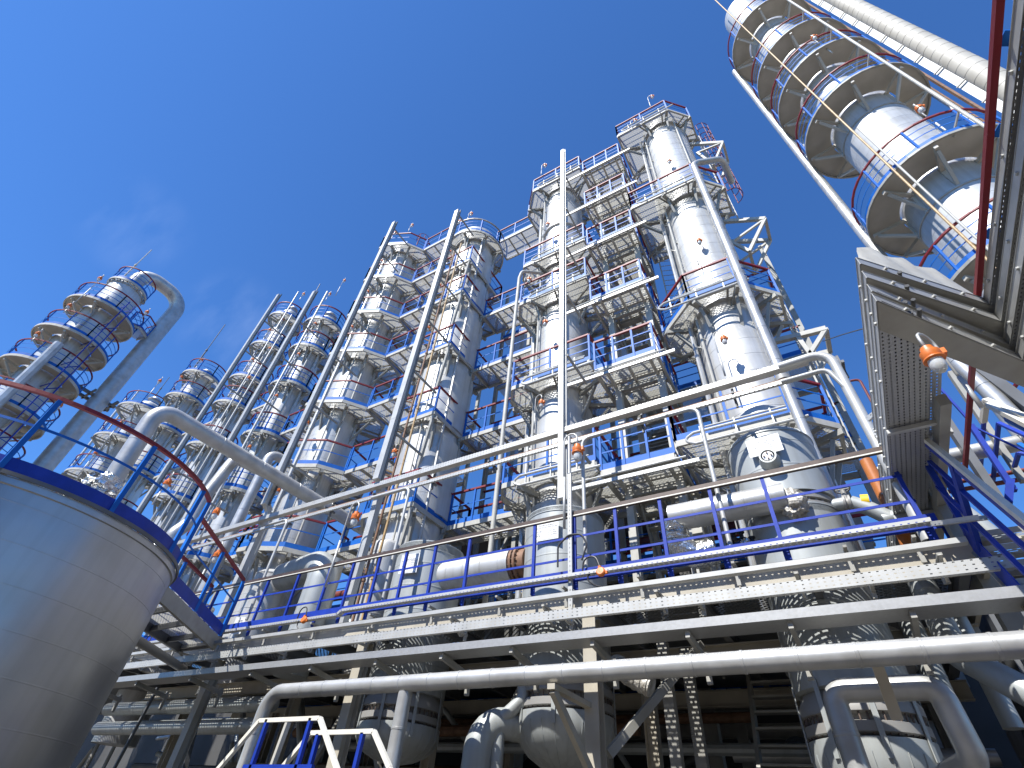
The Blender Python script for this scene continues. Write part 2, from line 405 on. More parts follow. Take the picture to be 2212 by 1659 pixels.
def platform(col, c, r, z, verts=None, R=None, rail=None, solid=False, nb=6, closed=True, label=None, rimm='steel_paint', bdepth=.95, h=1.1, br_a0=None, split=True, beam=.15, top='red', step=1.15, mids=2, mesh='grating', arc=None):
    """one platform of a column: deck with its rails, beams and knee brackets as sub-parts"""
    f = poly_fn(verts, c) if verts else (lambda a: R)
    mb = MB()
    a0, a1 = arc if arc else (0, 2 * math.pi)
    mb.plate(c, f, r + .06, z, N=(96 if verts else 72), thick=(.012 if solid else 0), a0=a0, a1=a1)
    if solid:
        o = mb.build('platform', 'disc_plate', col)
    else:
        o = mb.build('platform', mesh, col, smooth=False)
        n = 8 if split else 6                                                    # joists under the mesh
        for k in range(n):
            a = a0 + (a1 - a0) * (k + .3) / n; ca, sa = math.cos(a), math.sin(a); j = MB()
            j.bar((c[0] + ca * (r + .02), c[1] + sa * (r + .02), z - .045), (c[0] + ca * (f(a) - .02), c[1] + sa * (f(a) - .02), z - .045), .05, .07)
            j.build('joist', 'steel_grey', o, smooth=False)
    if label: o['label'] = label
    if rail is None:
        if verts: rail = [(x, y) for x, y in verts]
        else: rail = [(c[0] + R * math.cos(a0 + (a1 - a0) * k / 40), c[1] + R * math.sin(a0 + (a1 - a0) * k / 40)) for k in range(40 if closed and not arc else 41)]
    if arc: closed = False
    railing([(x, y, z) for x, y in rail], o, closed=closed, beam=beam, beamm=rimm, h=h, top=top, step=step, split=split, mids=mids)
    for k in range(nb):
        a = (br_a0 if br_a0 is not None else .26) + 2 * math.pi * k / nb; ca, sa = math.cos(a), math.sin(a); ro = f(a) - .06
        if arc and not (a0 <= a % (2 * math.pi) <= a1 or a0 <= a % (2 * math.pi) + 2 * math.pi <= a1): continue
        m = MB(); q = lambda rr, zz: Vector((c[0] + ca * rr, c[1] + sa * rr, zz))
        m.bar(q(r - .01, z - .24), q(ro + (.0 if solid else .13), z - .24), .10, .13)
        m.bar(q(r - .01, z - .3 - bdepth), q(ro - .12, z - .32), .08, .09)
        m.bar(q(r + .01, z - .42 - bdepth), q(r + .01, z - .1), .12, .03)
        m.build('bracket', 'steel_grey' if not solid else 'disc_plate', o, smooth=False)
    return o

def shell(col, c, r, z0, z1_, necks=(), material='cladding', n=40, seam=.55, dome=True, neck=.90, name='shell'):
    """clad cylinder: seam rings every half metre, thinner necks under the platforms"""
    prof = []; z = z0; necks = sorted(necks)
    def rad(z):
        for q in necks:
            if q - .75 < z < q - .12: return r * neck
        return r
    last = None
    prof.append((r * .98, z0))
    while z < z1_:
        rr = rad(z)
        if last is not None and abs(rr - last) > 1e-4: prof += [(last, z - .012), (rr, z)]
        else: prof += [(rr, z - .014), (rr + .0035, z - .011), (rr + .0035, z + .011), (rr, z + .014)]
        last = rr; z += seam / 2 if abs(rad(z + seam / 2) - rr) > 1e-4 else seam
    prof.append((last, z1_))
    if dome: prof += [(r * math.cos(t) , z1_ + r * .5 * math.sin(t)) for t in (.25, .5, .75, 1.0, 1.25, 1.5)]
    return MB().lathe((c[0], c[1], 0), prof, n).build(name, material, col, sharp=24)

def verticals(col, c, r, z0, z1_, specs):
    """thin pipes and conduits clipped along a column: (bearing deg from -Y towards +X, stand-off, radius, material, name)"""
    for b, off, rr, mt, nm in specs:
        a = R_(b) - math.pi / 2; x, y = c[0] + (r + off) * math.cos(a), c[1] + (r + off) * math.sin(a)
        m = MB().tube([(x, y, z0), (x, y, z1_)], rr, 8); z = z0 + .8
        while z < z1_:
            m.bar((c[0] + (r - .02) * math.cos(a), c[1] + (r - .02) * math.sin(a), z), (x, y, z), .03, .05); z += 1.6
        m.build(nm, mt, col)

def ladder(col, x, y, z0, z1_, ang, cage=None, material='steel_paint', name='ladder'):
    m = MB(); sx, sy = math.cos(ang) * .23, math.sin(ang) * .23
    for k in (-1, 1): m.bar((x + k * sx, y + k * sy, z0), (x + k * sx, y + k * sy, z1_), .04, .05)
    z = z0 + .2
    while z < z1_: m.tube([(x - sx, y - sy, z), (x + sx, y + sy, z)], .012, 6); z += .3
    o = m.build(name, material, col, smooth=False)
    if cage:
        g = MB(); nx, ny = math.sin(ang), -math.cos(ang); z = z0 + 1.2; L_ = []
        while z < z1_ + .01:
            pts = [(x + math.cos(ang) * .36 * math.cos(t) + nx * (.36 * math.sin(t) + .2), y + math.sin(ang) * .36 * math.cos(t) + ny * (.36 * math.sin(t) + .2), z) for t in [math.pi * k / 8 for k in range(9)]]
            g.tube(pts, .016, 6); L_.append(pts); z += .55
        for k in (0, 2, 4, 6, 8): g.tube([L_[0][k], L_[-1][k]], .014, 6)
        g.build('safety_cage', cage, o)
    return o

def top_gear(col, c, r, z, kind=0):
    """flange, nozzle and davit on the top of a column"""
    m = MB().lathe((c[0], c[1], z), [(r * .45, 0), (r * .45, .35), (r * .62, .36), (r * .62, .44), (r * .45, .45), (r * .4, .62), (.05, .72)], 24)
    m.build('top_nozzle', 'pipe_cladding', col)

# ---- the four middle columns ----
C1 = (-.02, 10.5); C2 = (-5.2, 10.5); C3 = (-10.35, 10.5); C4 = (-15.85, 10.15)
def octo(c, ap, rot=0):
    R = ap / math.cos(math.pi / 8); return [(c[0] + R * math.cos(rot + math.pi / 8 + k * math.pi / 4), c[1] + R * math.sin(rot + math.pi / 8 + k * math.pi / 4)) for k in range(8)]

k1 = root('distillation_column', (C1[0], C1[1], 0), 'tall silver column topped by gooseneck lamps and a pink caged ladder', 'column', 'row of process columns')
P1z = [25.75, 18.93, 12.81, 8.3]
shell(k1, C1, .93, 4.0, 26.3, necks=P1z, n=48)
vext = [(-1.78, 9.2), (.54, 9.2), (1.32, 9.98), (1.32, 11.05), (.54, 11.8), (-1.78, 11.8)]
voct = [(-.72, 9.2), (.52, 9.2), (1.42, 10.1), (1.42, 11.1), (.6, 11.85), (-.9, 11.85), (-1.78, 10.9), (-1.72, 10.1)]
for z, vv in zip(P1z, (vext, vext, voct, vext)):
    platform(k1, C1, .88, z, verts=vv, nb=8, br_a0=-1.2)
platform(k1, C1, .80, 22.2, verts=octo(C1, 1.05), nb=4, closed=True, h=.02, beam=.09, top='steel_paint') if False else None
top_gear(k1, C1, .93, 26.7)
verticals(k1, C1, .93, 4.5, 25.6, [(-42, .12, .035, 'steel_paint', 'conduit'), (-60, .16, .06, 'pipe_cladding', 'small_pipe'), (38, .1, .03, 'steel_paint', 'conduit')])
ladder(k1, 1.42, 11.3, 18.9, 26.9, R_(70), cage='red')
ladder(k1, 1.52, 11.3, 8.4, 13.8, R_(70)); ladder(k1, -1.3, 11.2, 12.8, 19.9, R_(20))
# heavy outrigger frames on the right of this column
for p0, p1, p2, p3 in (((1150, 420), (1345, 408), (1290, 545), (1190, 470)), ((1350, 885), (1600, 868), (1505, 1065), (1400, 1010))):
    m = MB(); A = PY(z4(*p0), 10.7); B = PY(z4(*p1), 10.7); C_ = PY(z4(*p2), 10.7); D_ = PY(z4(*p3), 10.7)
    for dy in (0, .9):
        o = Vector((0, dy, 0)); m.bar(A + o, B + o, .11, .13); m.bar(B + o, C_ + o, .09, .1); m.bar(C_ + o, D_ + o, .09, .1); m.bar(D_ + o, B + o, .07, .07)
        m.bar(Vector((.6, 10.7, A.z)) + o, A + o, .11, .12)
    m.bar(B, B + Vector((0, .9, 0)), .09, .1); m.bar(C_, C_ + Vector((0, .9, 0)), .09, .1)
    m.build('outrigger_frame', 'steel_paint', k1, smooth=False)
m = MB(); A = PY(z5(1870, 60), 10.7); B = PY(z5(2060, 25), 10.7); C_ = PY(z5(1960, 185), 10.7)
for dy in (0, .9):
    o = Vector((0, dy, 0)); m.bar(Vector((.7, 10.7, A.z)) + o, B + o, .12, .14); m.bar(B + o, C_ + o, .1, .1); m.bar(C_ + o, A + o, .1, .1)
m.bar(B, B + Vector((0, .9, 0)), .1, .1); m.build('outrigger_frame', 'steel_paint', k1, smooth=False)

k2 = root('distillation_column', (C2[0], C2[1], 0), 'tall silver column half hidden behind the white upright cable channel', 'column', 'row of process columns')
P2z = [24.66, 21.4, 18.34, 15.93, 11.78, 8.35]
shell(k2, C2, .89, 4.0, 25.3, necks=P2z, n=48)
vt = [(-3.74, 9.2), (-6.17, 9.2), (-7.0, 10.2), (-7.0, 11.8), (-3.74, 11.8)][::-1]
vm = [(-3.7, 9.2), (-6.28, 9.2), (-6.6, 9.7), (-6.6, 11.8), (-3.7, 11.8)][::-1]
for i, z in enumerate(P2z):
    if i == 1: continue
    platform(k2, C2, .84, z, verts=vt if i == 0 else vm, nb=8, br_a0=-1.2)
top_gear(k2, C2, .89, 25.7)
verticals(k2, C2, .89, 4.5, 24.6, [(-30, .14, .04, 'steel_paint', 'conduit'), (-75, .18, .07, 'pipe_cladding', 'small_pipe'), (30, .1, .03, 'steel_paint', 'conduit')])
ladder(k2, -6.7, 11.1, 8.4, 19.4, R_(90))

k3 = root('distillation_column', (C3[0], C3[1], 0), 'thick silver column with sharp square-cornered platforms and rusty riser pipes', 'column', 'row of process columns')
P3z = [23.9, 21.07, 18.7, 15.32, 11.94, 8.53]
shell(k3, C3, 1.08, 4.0, 24.9, necks=P3z, n=48)
v3 = [(-9.33, 9.2), (-11.3, 9.2), (-11.9, 9.8), (-11.9, 11.85), (-9.33, 11.85)][::-1]
for i, z in enumerate(P3z):
    if i == 0: platform(k3, C3, 1.02, z, R=1.5, nb=8, top='cap_grey')
    else: platform(k3, C3, 1.02, z, verts=v3, nb=6, mids=1, br_a0=-1.9)
m = MB()
for z in P3z[1:]: m.bar((-9.36, 9.24, z - .15), (-9.9, 9.6, z - 2.0), .09, .1)
m.build('corner_strut', 'steel_paint', k3, smooth=False)
top_gear(k3, C3, .97, 25.3)
verticals(k3, C3, 1.08, 4.5, 23.8, [(-40, .3, .045, 'rust', 'rusty_pipe'), (-28, .34, .035, 'yellow_pipe', 'yellow_pipe'), (55, .14, .05, 'pipe_cladding', 'small_pipe'), (20, .12, .03, 'steel_paint', 'conduit')])

k4 = root('distillation_column', (C4[0], C4[1], 0), 'silver column with many-sided zigzag platforms and a pink ladder hoop on top', 'column', 'row of process columns')
P4z = [26.64, 23.39, 20.38, 17.57, 14.47, 11.3, 8.08]
shell(k4, C4, .9, 4.0, 27.3, necks=P4z, n=44)
v4 = [(-16.3, 8.66), (-15.76, 8.7), (-14.67, 9.2), (-14.1, 10.03), (-14.25, 11.3), (-15.3, 12.0), (-16.6, 11.8), (-17.4, 10.9), (-17.3, 9.6)]
for i, z in enumerate(P4z): platform(k4, C4, .85, z, verts=v4, nb=8, mids=1, br_a0=-1.3)
top_gear(k4, C4, .9, 27.7)
ladder(k4, -14.75, 10.2, 26.6, 28.6, R_(60), cage='red', material='red')
verticals(k4, C4, .9, 4.5, 26.5, [(-20, .12, .05, 'pipe_cladding', 'small_pipe'), (65, .15, .04, 'steel_paint', 'conduit'), (35, .1, .03, 'steel_paint', 'conduit')])

# ---- round-platform columns further left ----
def pol(az, D): return (D * math.sin(R_(az)), D * math.cos(R_(az)))
def round_column(label, c, r, ztop, levels, R, z0=3.0, nb=6, **kw):
    k = root('distillation_column', (c[0], c[1], 0), label, 'column', 'row of process columns')
    shell(k, c, r, z0, ztop, necks=levels, n=32)
    for i, z in enumerate(levels):
        platform(k, c, r * .9, z, R=R, nb=nb, step=.9, split=False, **kw)
    top_gear(k, c, r, ztop + r * .45)
    return k
C5 = pol(-64.2, 24.5); C6 = pol(-69.1, 29.0); C7 = pol(-73.6, 36); C8 = pol(-76.2, 42)
k5 = round_column('slim silver column with round platforms beside the zigzag-platform column', C5, .67, 24.9, [24.2, 21.8, 18.9, 15.5, 12.3, 9.1, 5.9], 1.17)
k6 = round_column('slimmest silver column with round platforms, between two leaning cable channels', C6, .55, 28.2, [27.3, 24.3, 21.3, 19.2, 16.2, 13.0, 9.8], 1.1)
k7 = round_column('distant silver column ending in a railed ring, under a thin dark mast', C7, .8, 24.6, [24.6, 22.4, 19.7, 16.5, 13.4, 10.3], 1.3)
k8 = round_column('farthest small silver column with round platforms, just above the tank railing', C8, .8, 24.2, [23.4, 20.6, 17.6, 14.6], 1.75)
for k, c, r, zt in ((k5, C5, .67, 23), (k6, C6, .55, 26), (k7, C7, .8, 23), (k8, C8, .8, 22)):
    verticals(k, c, r, 4.5, zt, [(0, .12, .06, 'pipe_cladding', 'small_pipe'), (60, .16, .05, 'steel_paint', 'conduit'), (95, .12, .08, 'pipe_cladding', 'small_pipe')])
# masts
def mast(p0, p1, D, label, r=.035, material='steel_paint'):
    A, B = PD(p0, D), PD(p1, D); x = (A.x + B.x) / 2; y = (A.y + B.y) / 2
    m = MB().tube([(x, y, A.z), (x, y, (A.z + B.z) / 2)], r, 8).tube([(x, y, (A.z + B.z) / 2), (x, y, B.z)], r * .6, 8).lathe((x, y, (A.z + B.z) / 2), [(r * 1.5, -.08), (r * 1.5, .08)], 8).lathe((x, y, A.z), [(r * 2.2, 0), (r * 2.2, .06)], 10)
    return single(m, 'lightning_rod', material, label, 'lightning rod')
mast(za(1120, 300), za(1440, 0), 33, 'long pale rod on top of the column with the great downpipe', .045)
mast(zb(335, 985), zb(718, 472), 36, 'thin dark rod rising above the distant open-ringed column', .05, 'steel_dark')
mast(z4(205, 580), z4(292, 540), 8.0, 'short rod', .02) if False else None
mast(zb(1500, 260), zb(1623, 92), 28, 'short dark rod beside the top of the slim round-platform column', .05, 'steel_dark')
mast(zb(0, 1180), zb(202, 978), 42, 'faint thin rod above the farthest small column', .04, 'steel_dark')

# ---- left column with solid disc platforms and the great downpipe ----
CL = pol(-84.9, 33)
kl = root('distillation_column', (CL[0], CL[1], 0), 'silver column with solid disc platforms and a great bent downpipe', 'column', 'disc-platform columns')
LZ = [23.1, 20.5, 18.05, 15.4, 12.9, 10.4]
shell(kl, CL, .97, 0, 25.7, necks=[], n=40, seam=.6)
for z in LZ: platform(kl, CL, .97, z, R=1.82, solid=True, nb=8, rimm="disc_plate", bdepth=.55, h=1.15, step=.95)
platform(kl, CL, .6, 25.9, R=1.1, nb=6, bdepth=.2, step=.8, arc=(-1.9, 1.6))
m = MB().lathe((CL[0], CL[1], 25.6), [(1.02, 0), (1.02, .1), (.9, .12), (.55, .5), (.3, .62)], 32).bolts((CL[0], CL[1], 25.65), (0, 0, 1), 1.06, 20, .03, .2); m.build('head_flange', 'silver_paint', kl)
dp = pol(-80.1, 33.2)
T = MB().tube([(CL[0], CL[1], 26.0), (CL[0], CL[1], 27.9), (dp[0], dp[1], 27.9), (dp[0], dp[1], 0.2)], .46, 28, bend=1.25, bseg=9, seams=1.6)
T.build('downpipe', 'pipe_cladding', kl)
m = MB(); z = 18.3
for z in (18.6, 12.5): m.bar((CL[0] + .3, CL[1] + 1.0, z), (dp[0] + .1, dp[1] + .8, z), .14, .16); m.bar((CL[0] - .4, CL[1] + 1.0, z), (dp[0] - .6, dp[1] + .8, z), .14, .16); m.bar((dp[0] - .8, dp[1] + .62, z), (dp[0] + .8, dp[1] + .62, z), .14, .16); m.bar((dp[0] - .8, dp[1] - .62, z - .02), (dp[0] + .8, dp[1] - .62, z - .02), .1, .12)
m.build('pipe_support', 'steel_dark', kl, smooth=False)
p_ = PD(za(1500, 520), 33)
o = MB(); o.plate((p_.x, p_.y), lambda a: .75, .01, 23.6, N=12); q = o.build('platform', 'grating', kl, smooth=False)
railing([(p_.x + .7 * math.cos(t), p_.y + .7 * math.sin(t), 23.6) for t in (-2.4, -1.2, 0, 1.2, 2.4)], q, h=1.1, toem='shaded_blue')
verticals(kl, CL, .97, 2, 24, [(100, .9, .03, 'shaded_blue', 'stair_stringer'), (-70, .9, .025, 'blue', 'conduit'), (60, .12, .09, 'pipe_cladding', 'small_pipe'), (112, .92, .03, 'shaded_blue', 'stair_stringer')])
verticals(kl, CL, .97, 2, 19.2, [(72, 1.1, .22, 'pipe_cladding', 'riser_pipe')])

# ---- right column with solid disc platforms ----
CR = pol(29.2, 14.5)
kr = root('distillation_column', (CR[0], CR[1], 0), 'largest and nearest column, with wide grey disc platforms seen from below', 'column', 'disc-platform columns')
RZ = [36.3, 30.8, 27.2, 23.45, 17.4, 12.85, 8.5]
shell(kr, CR, 1.15, 0, 43, necks=[], n=72, seam=.62)
for z in RZ: platform(kr, CR, 1.15, z, R=2.12, solid=True, nb=8, rimm='steel_grey', bdepth=.85, h=1.2, br_a0=-1.75, step=1.0, beam=.10)
m = MB()
for z in RZ: m.lathe((CR[0], CR[1], z - 1.25), [(1.16, 0), (1.19, .01), (1.19, .06), (1.16, .07)], 60, capb=False, capt=False)
m.build('support_ring', 'silver_paint', kr)
for az, D, r, zt, mt, nm in ((20.4, 14.5, .16, 37.4, 'pipe_cladding', 'riser_pipe'), (27.6, 12.25, .032, 44, 'yellow_pipe', 'rusty_conduit'), (36.4, 12.6, .045, 40, 'steel_paint', 'conduit'), (28.3, 12.1, .03, 20.0, 'steel_paint', 'conduit')):
    x, y = pol(az, D); m = MB().tube([(x, y, .1), (x, y, zt)], r, 16, seams=(1.2 if r > .1 else 0))
    for z in RZ:
        if z < zt: m.bar((x, y, z + .3), (x + (CR[0] - x) * .3, y + (CR[1] - y) * .3, z + .3), .04, .06)
    m.build(nm, mt, kr)
x, y = pol(20.4, 14.5)
m = MB().tube([(x + .05, y, 24.3), (x + .35, y - .1, 24.5), (x + .35, y - .1, 26.0), (x + .9, y, 26.6)], .12, 12, bend=.12); m.build('branch_pipe', 'silver_paint', kr)

# ---- the thick straight stack beside it ----
x, y = pol(40.2, 16.6)
ks = root('vertical_pipe', (x, y, 0), 'thick pale seamed upright pipe behind the white upright cable tray', 'pipe')
MB().tube([(x, y, 0), (x, y, 40)], .40, 32, seams=.62, lip=.008).build('pipe_run', 'disc_plate', ks)
x2, y2 = pol(38.6, 15.4)
kc = root('cable_ladder', (x2, y2, 0), 'white upright cable tray with cross clamps beside the thick pale pipe', 'cable tray')
m = MB(); tx = Vector((math.cos(R_(38.6)), -math.sin(R_(38.6)), 0)); nn = Vector((math.sin(R_(38.6)), math.cos(R_(38.6)), 0)); b = Vector((x2, y2, 0))
m.channel(b + V((0, 0, .1)), b + V((0, 0, 40)), .24, .1, .004, -nn); m.build('tray', 'slotted_tray', kc, smooth=False)
z = 2.0
while z < 40:
    m = MB(); m.bar(b - nn * .07 - tx * .15 + V((0, 0, z)), b - nn * .07 + tx * .15 + V((0, 0, z)), .04, .05); z += 1.55
    m.build('clamp', 'steel_grey', kc, smooth=False)
m = MB().bar(b - tx * .30 + V((0, 0, .1)), b - tx * .30 + V((0, 0, 40)), .07, .1).bar(b - tx * .52 + nn * .3 + V((0, 0, .1)), b - tx * .52 + nn * .3 + V((0, 0, 40)), .05, .05)
m.build('mounting_rail', 'rust', kc, smooth=False)
MB().bar(b - tx * .62 + nn * .2 + V((0, 0, .1)), b - tx * .62 + nn * .2 + V((0, 0, 36)), .16, .004, nn).build('perforated_strip', 'slotted', kc, smooth=False)
# ================= ground and buildings behind =================
g = MB().quad((-400, -300, 0), (400, -300, 0), (400, 500, 0), (-400, 500, 0)); o = g.build('ground', 'asphalt', None, smooth=False); tag(o, kind='structure')
g = MB().quad((-40, 1.5, .004), (9, 1.5, .004), (9, 17, .004), (-40, 17, .004)); o = g.build('bounce_cut_pavement', 'concrete', None, smooth=False); tag(o, kind='structure')  # dark patch added to cut bounced light under the deck

# unseen building added behind the camera to darken reflections and low skylight
kb0 = root('unseen_shade_building', (0, -18, 0), 'long unseen building added behind the camera to shape light', 'building')
MB().box((-6, -18, 6.5), (70, 4, 13)).build('wall', 'dark_wall', kb0, smooth=False)
MB().box((-6, -18, 13.1), (70.6, 4.6, .2)).build('roof', 'steel_grey', kb0, smooth=False)
for i in range(14): MB().box((-38 + 5 * i, -15.97, 6), (2.4, .08, 6)).build('window', 'steel_dark', kb0, smooth=False)

# ================= stair tower of landings between the two middle columns =================
MZ = [23.83, 20.79, 17.74, 14.49, 11.33, 8.03]
kt = root('stair_tower', (-2.7, 10.6, 4.5), 'stack of square grating landings with blue and red railings', 'stair tower')
XL, XR = -3.62, -1.84
for i, z in enumerate(MZ):
    xl, xr = XL + .06, XR - .02
    m = MB().quad((xl, 9.25, z), (xr, 9.25, z), (xr, 11.6, z), (xl, 11.6, z)); o = m.build('landing', 'grating', kt, smooth=False)
    for k in range(5): yy = 9.4 + k * .52; MB().bar((xl, yy, z - .05), (xr, yy, z - .05), .05, .09).build('joist', 'steel_paint', o, smooth=False)
    for k in range(3): xx = xl + .3 + k * .6; MB().bar((xx, 9.28, z - .15), (xx, 11.6, z - .15), .07, .1).build('bearer', 'steel_paint', o, smooth=False)
    railing([(xl, 11.55, z), (xl, 9.22, z), (xr, 9.22, z), (xr, 11.55, z)], o, step=.62, h=1.12, beam=.16)
for (x, y) in ((-3.2, 10.0), (-2.0, 10.0), (-3.2, 11.7), (-2.0, 11.7)):
    MB().bar((x, y, 4.5), (x, y, 24.2), .17, .17).build('post', 'steel_paint', kt, smooth=False)
zz = [4.5] + MZ[::-1]
for i in range(len(zz) - 1):
    a, b = (zz[i], zz[i + 1]); f = MB(); s = 1 if i % 2 else -1; xm = -2.72
    y0, y1 = (10.3, 12.6) if s > 0 else (12.6, 10.3)
    for dx in (-.36, .36): f.bar((xm + dx, y0, a), (xm + dx, y1, b), .05, .2)
    n = 13
    for k in range(1, n): t = k / n; f.box((xm, y0 + (y1 - y0) * t, a + (b - a) * t), (.7, .22, .03))
    f.build('stair_flight', 'steel_grey', kt, smooth=False)
for i, z in enumerate(MZ): m = MB(); m.bar((-3.2, 10.0, z - .3), (-2.0, 10.0, z - .3), .12, .16).bar((-3.2, 11.7, z - .3), (-2.0, 11.7, z - .3), .12, .16).bar((-3.2, 10.0, z - .3), (-3.2, 11.7, z - .3), .12, .16).bar((-2.0, 10.0, z - .3), (-2.0, 11.7, z - .3), .12, .16); m.build('floor_beam', 'steel_grey', kt, smooth=False)

for i, z in enumerate(MZ):
    MB().channel((-4.35, 9.02, z - .42), (-1.35, 9.02, z - .42), .09, .06, .004, (0, -1, 0)).build('cable_tray_run', 'slotted_tray', kt, smooth=False)
    MB().tube([(-4.2, 9.05, z - .26), (-1.6, 9.05, z - .26)], .022, 8).build('conduit', 'channel', kt)

# walkway between two columns
def bridge(x0, x1, y0, y1, z, label, both=True, mesh='grating', group=None):
    k = root('walkway', ((x0 + x1) / 2, y0, z), label, 'walkway', group)
    o = MB().quad((x0, y0, z), (x1, y0, z), (x1, y1, z), (x0, y1, z)).build('deck', mesh, k, smooth=False)
    n = max(2, round((x1 - x0) / .7))
    for q in range(n + 1): x = x0 + (x1 - x0) * q / n; MB().bar((x, y0, z - .06), (x, y1, z - .06), .05, .1).build('joist', 'steel_grey', o, smooth=False)
    railing([(x0, y0, z), (x1, y0, z)], o, step=.9, h=1.12, mids=1, beam=.15)
    if both: railing([(x0, y1, z), (x1, y1, z)], o, step=.9, h=1.12, mids=1, beam=.15)
    return k
nm_ = ['topmost', 'second from the top', 'third from the top', 'fourth from the top', 'fifth from the top', 'sixth from the top', 'lowest']
for i, z in enumerate(P4z):
    bridge(-14.0, -11.92, 10.02, 11.3, z - (0 if i else .05), 'railed walkway, %s between zigzag-platform and square-platform columns' % nm_[i], group='walkways to the zigzag-platform column')
bridge(-9.3, -7.05, 10.8, 11.9, 24.75, 'highest white-edged grating bridge, joining two column tops')
for i, z in enumerate(P3z[2:]):
    bridge(-9.3, -6.65, 10.85, 11.9, z, '%s red-railed walkway between square-platform column and channel-hidden column' % ['highest', 'second highest', 'third highest', 'lowest'][i], group='walkways from the square-platform column')
for i, (xa, xb, y, z) in enumerate(((-20.6, -17.4, 10.4, 15.5), (-20.6, -17.4, 10.4, 9.1), (-25.8, -23.3, 10.6, 18.9), (-25.8, -23.3, 10.6, 12.3), (-33, -28.4, 10.6, 19.6), (-33, -28.4, 10.6, 16.3))):
    bridge(xa, xb, y, y + 1.1, z, ['upper', 'lower', 'higher', 'deeper', 'top far', 'second far'][i] + ' small walkway ' + ['right of the lamp-mast column', 'right of the lamp-mast column', 'between the slim pair of round columns', 'between the slim pair of round columns', 'reaching from the slim column to the distant ringed column', 'reaching from the slim column to the distant ringed column'][i], group='small far walkways')

# ================= operating deck on its frame =================
DZ = 4.50
k = root('operating_deck', (-7, 7, 0), 'long steel grating deck with blue railing, carrying the domed vessels', 'steel deck')
MB().box((-16.1, 11.45, DZ - .01), (35.7, 4.0, .02)).build('floor_plate', 'steel_dark', k, smooth=False)  # solid plate added to block sun that open grating would let through
dk = MB()
for a, b, c, d in ((-34, 1.75, 7.06, 8.0), (-34, 1.75, 8.02, 9.4)): dk.quad((a, c, DZ), (b, c, DZ), (b, d, DZ), (a, d, DZ))
o = dk.build('deck', 'deck_mesh', k, smooth=False)
for x in [-18.6, -17.1, -15.6, -14.0, -12.3, -10.8, -9.3, -7.65, -6.1, -4.6, -3.07, -1.55, -.05, 1.5]:
    MB().ibeam((x, 7.2, DZ - .14), (x, 12.6, DZ - .14), .1, .22, .012).build('cross_beam', 'steel_dark', k, smooth=False)
for yy in (9.4, 12.5): MB().ibeam((-19, yy, DZ - .42), (1.7, yy, DZ - .42), .16, .3).build('girder', 'cream_beam', k, smooth=False)
MB().channel((-19, 7.1, DZ - .205), (1.62, 7.1, DZ - .205), .35, .1, .014, (0, -1, 0)).build('edge_girder', 'cream_beam', k, smooth=False)
for x in (-16.6, -12.1, -7.62, -3.07, 1.35):
    for y in ((7.16, 9.5, 12.5) if x < 1 else (12.5,)):
        MB().ibeam((x, y, 0), (x, y, DZ - .40), .2, .2, .016, (1, 0, 0) if y > 8 else (0, 1, 0)).build('column', 'cream_beam', k, smooth=False)
for x in (-7.62, 1.35, -12.1):
    MB().bar((x, 9.5, .4), (x + 2.1, 9.5, 3.9), .1, .1).bar((x, 9.5, .4), (x - 2.1, 9.5, 3.9), .1, .1).build('brace', 'steel_grey', k, smooth=False)
# rail of the deck: blue posts in the shaded tone, brown top rail
xs0, xs1 = -18.5, 1.32
pa, pb, pc, pe = MB(), MB(), MB(), MB()
px = [PY(z5(a, b), 7).x for a, b in ((205, 1560), (470, 1545), (750, 1530), (1060, 1490), (1410, 1430), (1780, 1370))]
posts = [1.28] + px + [PY(z8(a, b), 7).x for a, b in ((1485, 670), (1280, 690), (1105, 720), (945, 740), (790, 765), (650, 790), (455, 845), (275, 870))]
x = min(posts)
while x > -18: x -= 1.0; posts.append(x)
for x in posts: MB().bar((x, 7.03, DZ), (x, 7.03, DZ + 1.22), .05, .05).bar((x + .035, 7.0, DZ - .12), (x + .035, 7.0, DZ + .2), .05, .012).build('rail_post', 'shaded_blue', k, smooth=False)
for q in (.50, .86): pa.bar((xs0, 7.03, DZ + q), (xs1, 7.03, DZ + q), .012, .036)
pb.bar((xs0, 7.0, DZ + 1.275), (xs1 + .33, 7.0, DZ + 1.275), .008, .07).bar((xs0, 7.035, DZ + 1.237), (xs1 + .33, 7.035, DZ + 1.237), .07, .008)
pe.bar((xs0, 6.99, DZ + 1.228), (xs1 + .33, 6.99, DZ + 1.228), .012, .018)
pc.bar((xs0, 7.0, DZ + .20), (xs1 + .1, 7.0, DZ + .20), .01, .19)
pa.build('mid_rail', 'shaded_blue', k, smooth=False); pb.build('top_rail', 'brown_rail', k, smooth=False); pe.build('rail_lip', 'cream_rail', k, smooth=False)
pc.build('toe_board', 'shaded_blue', k, smooth=False)

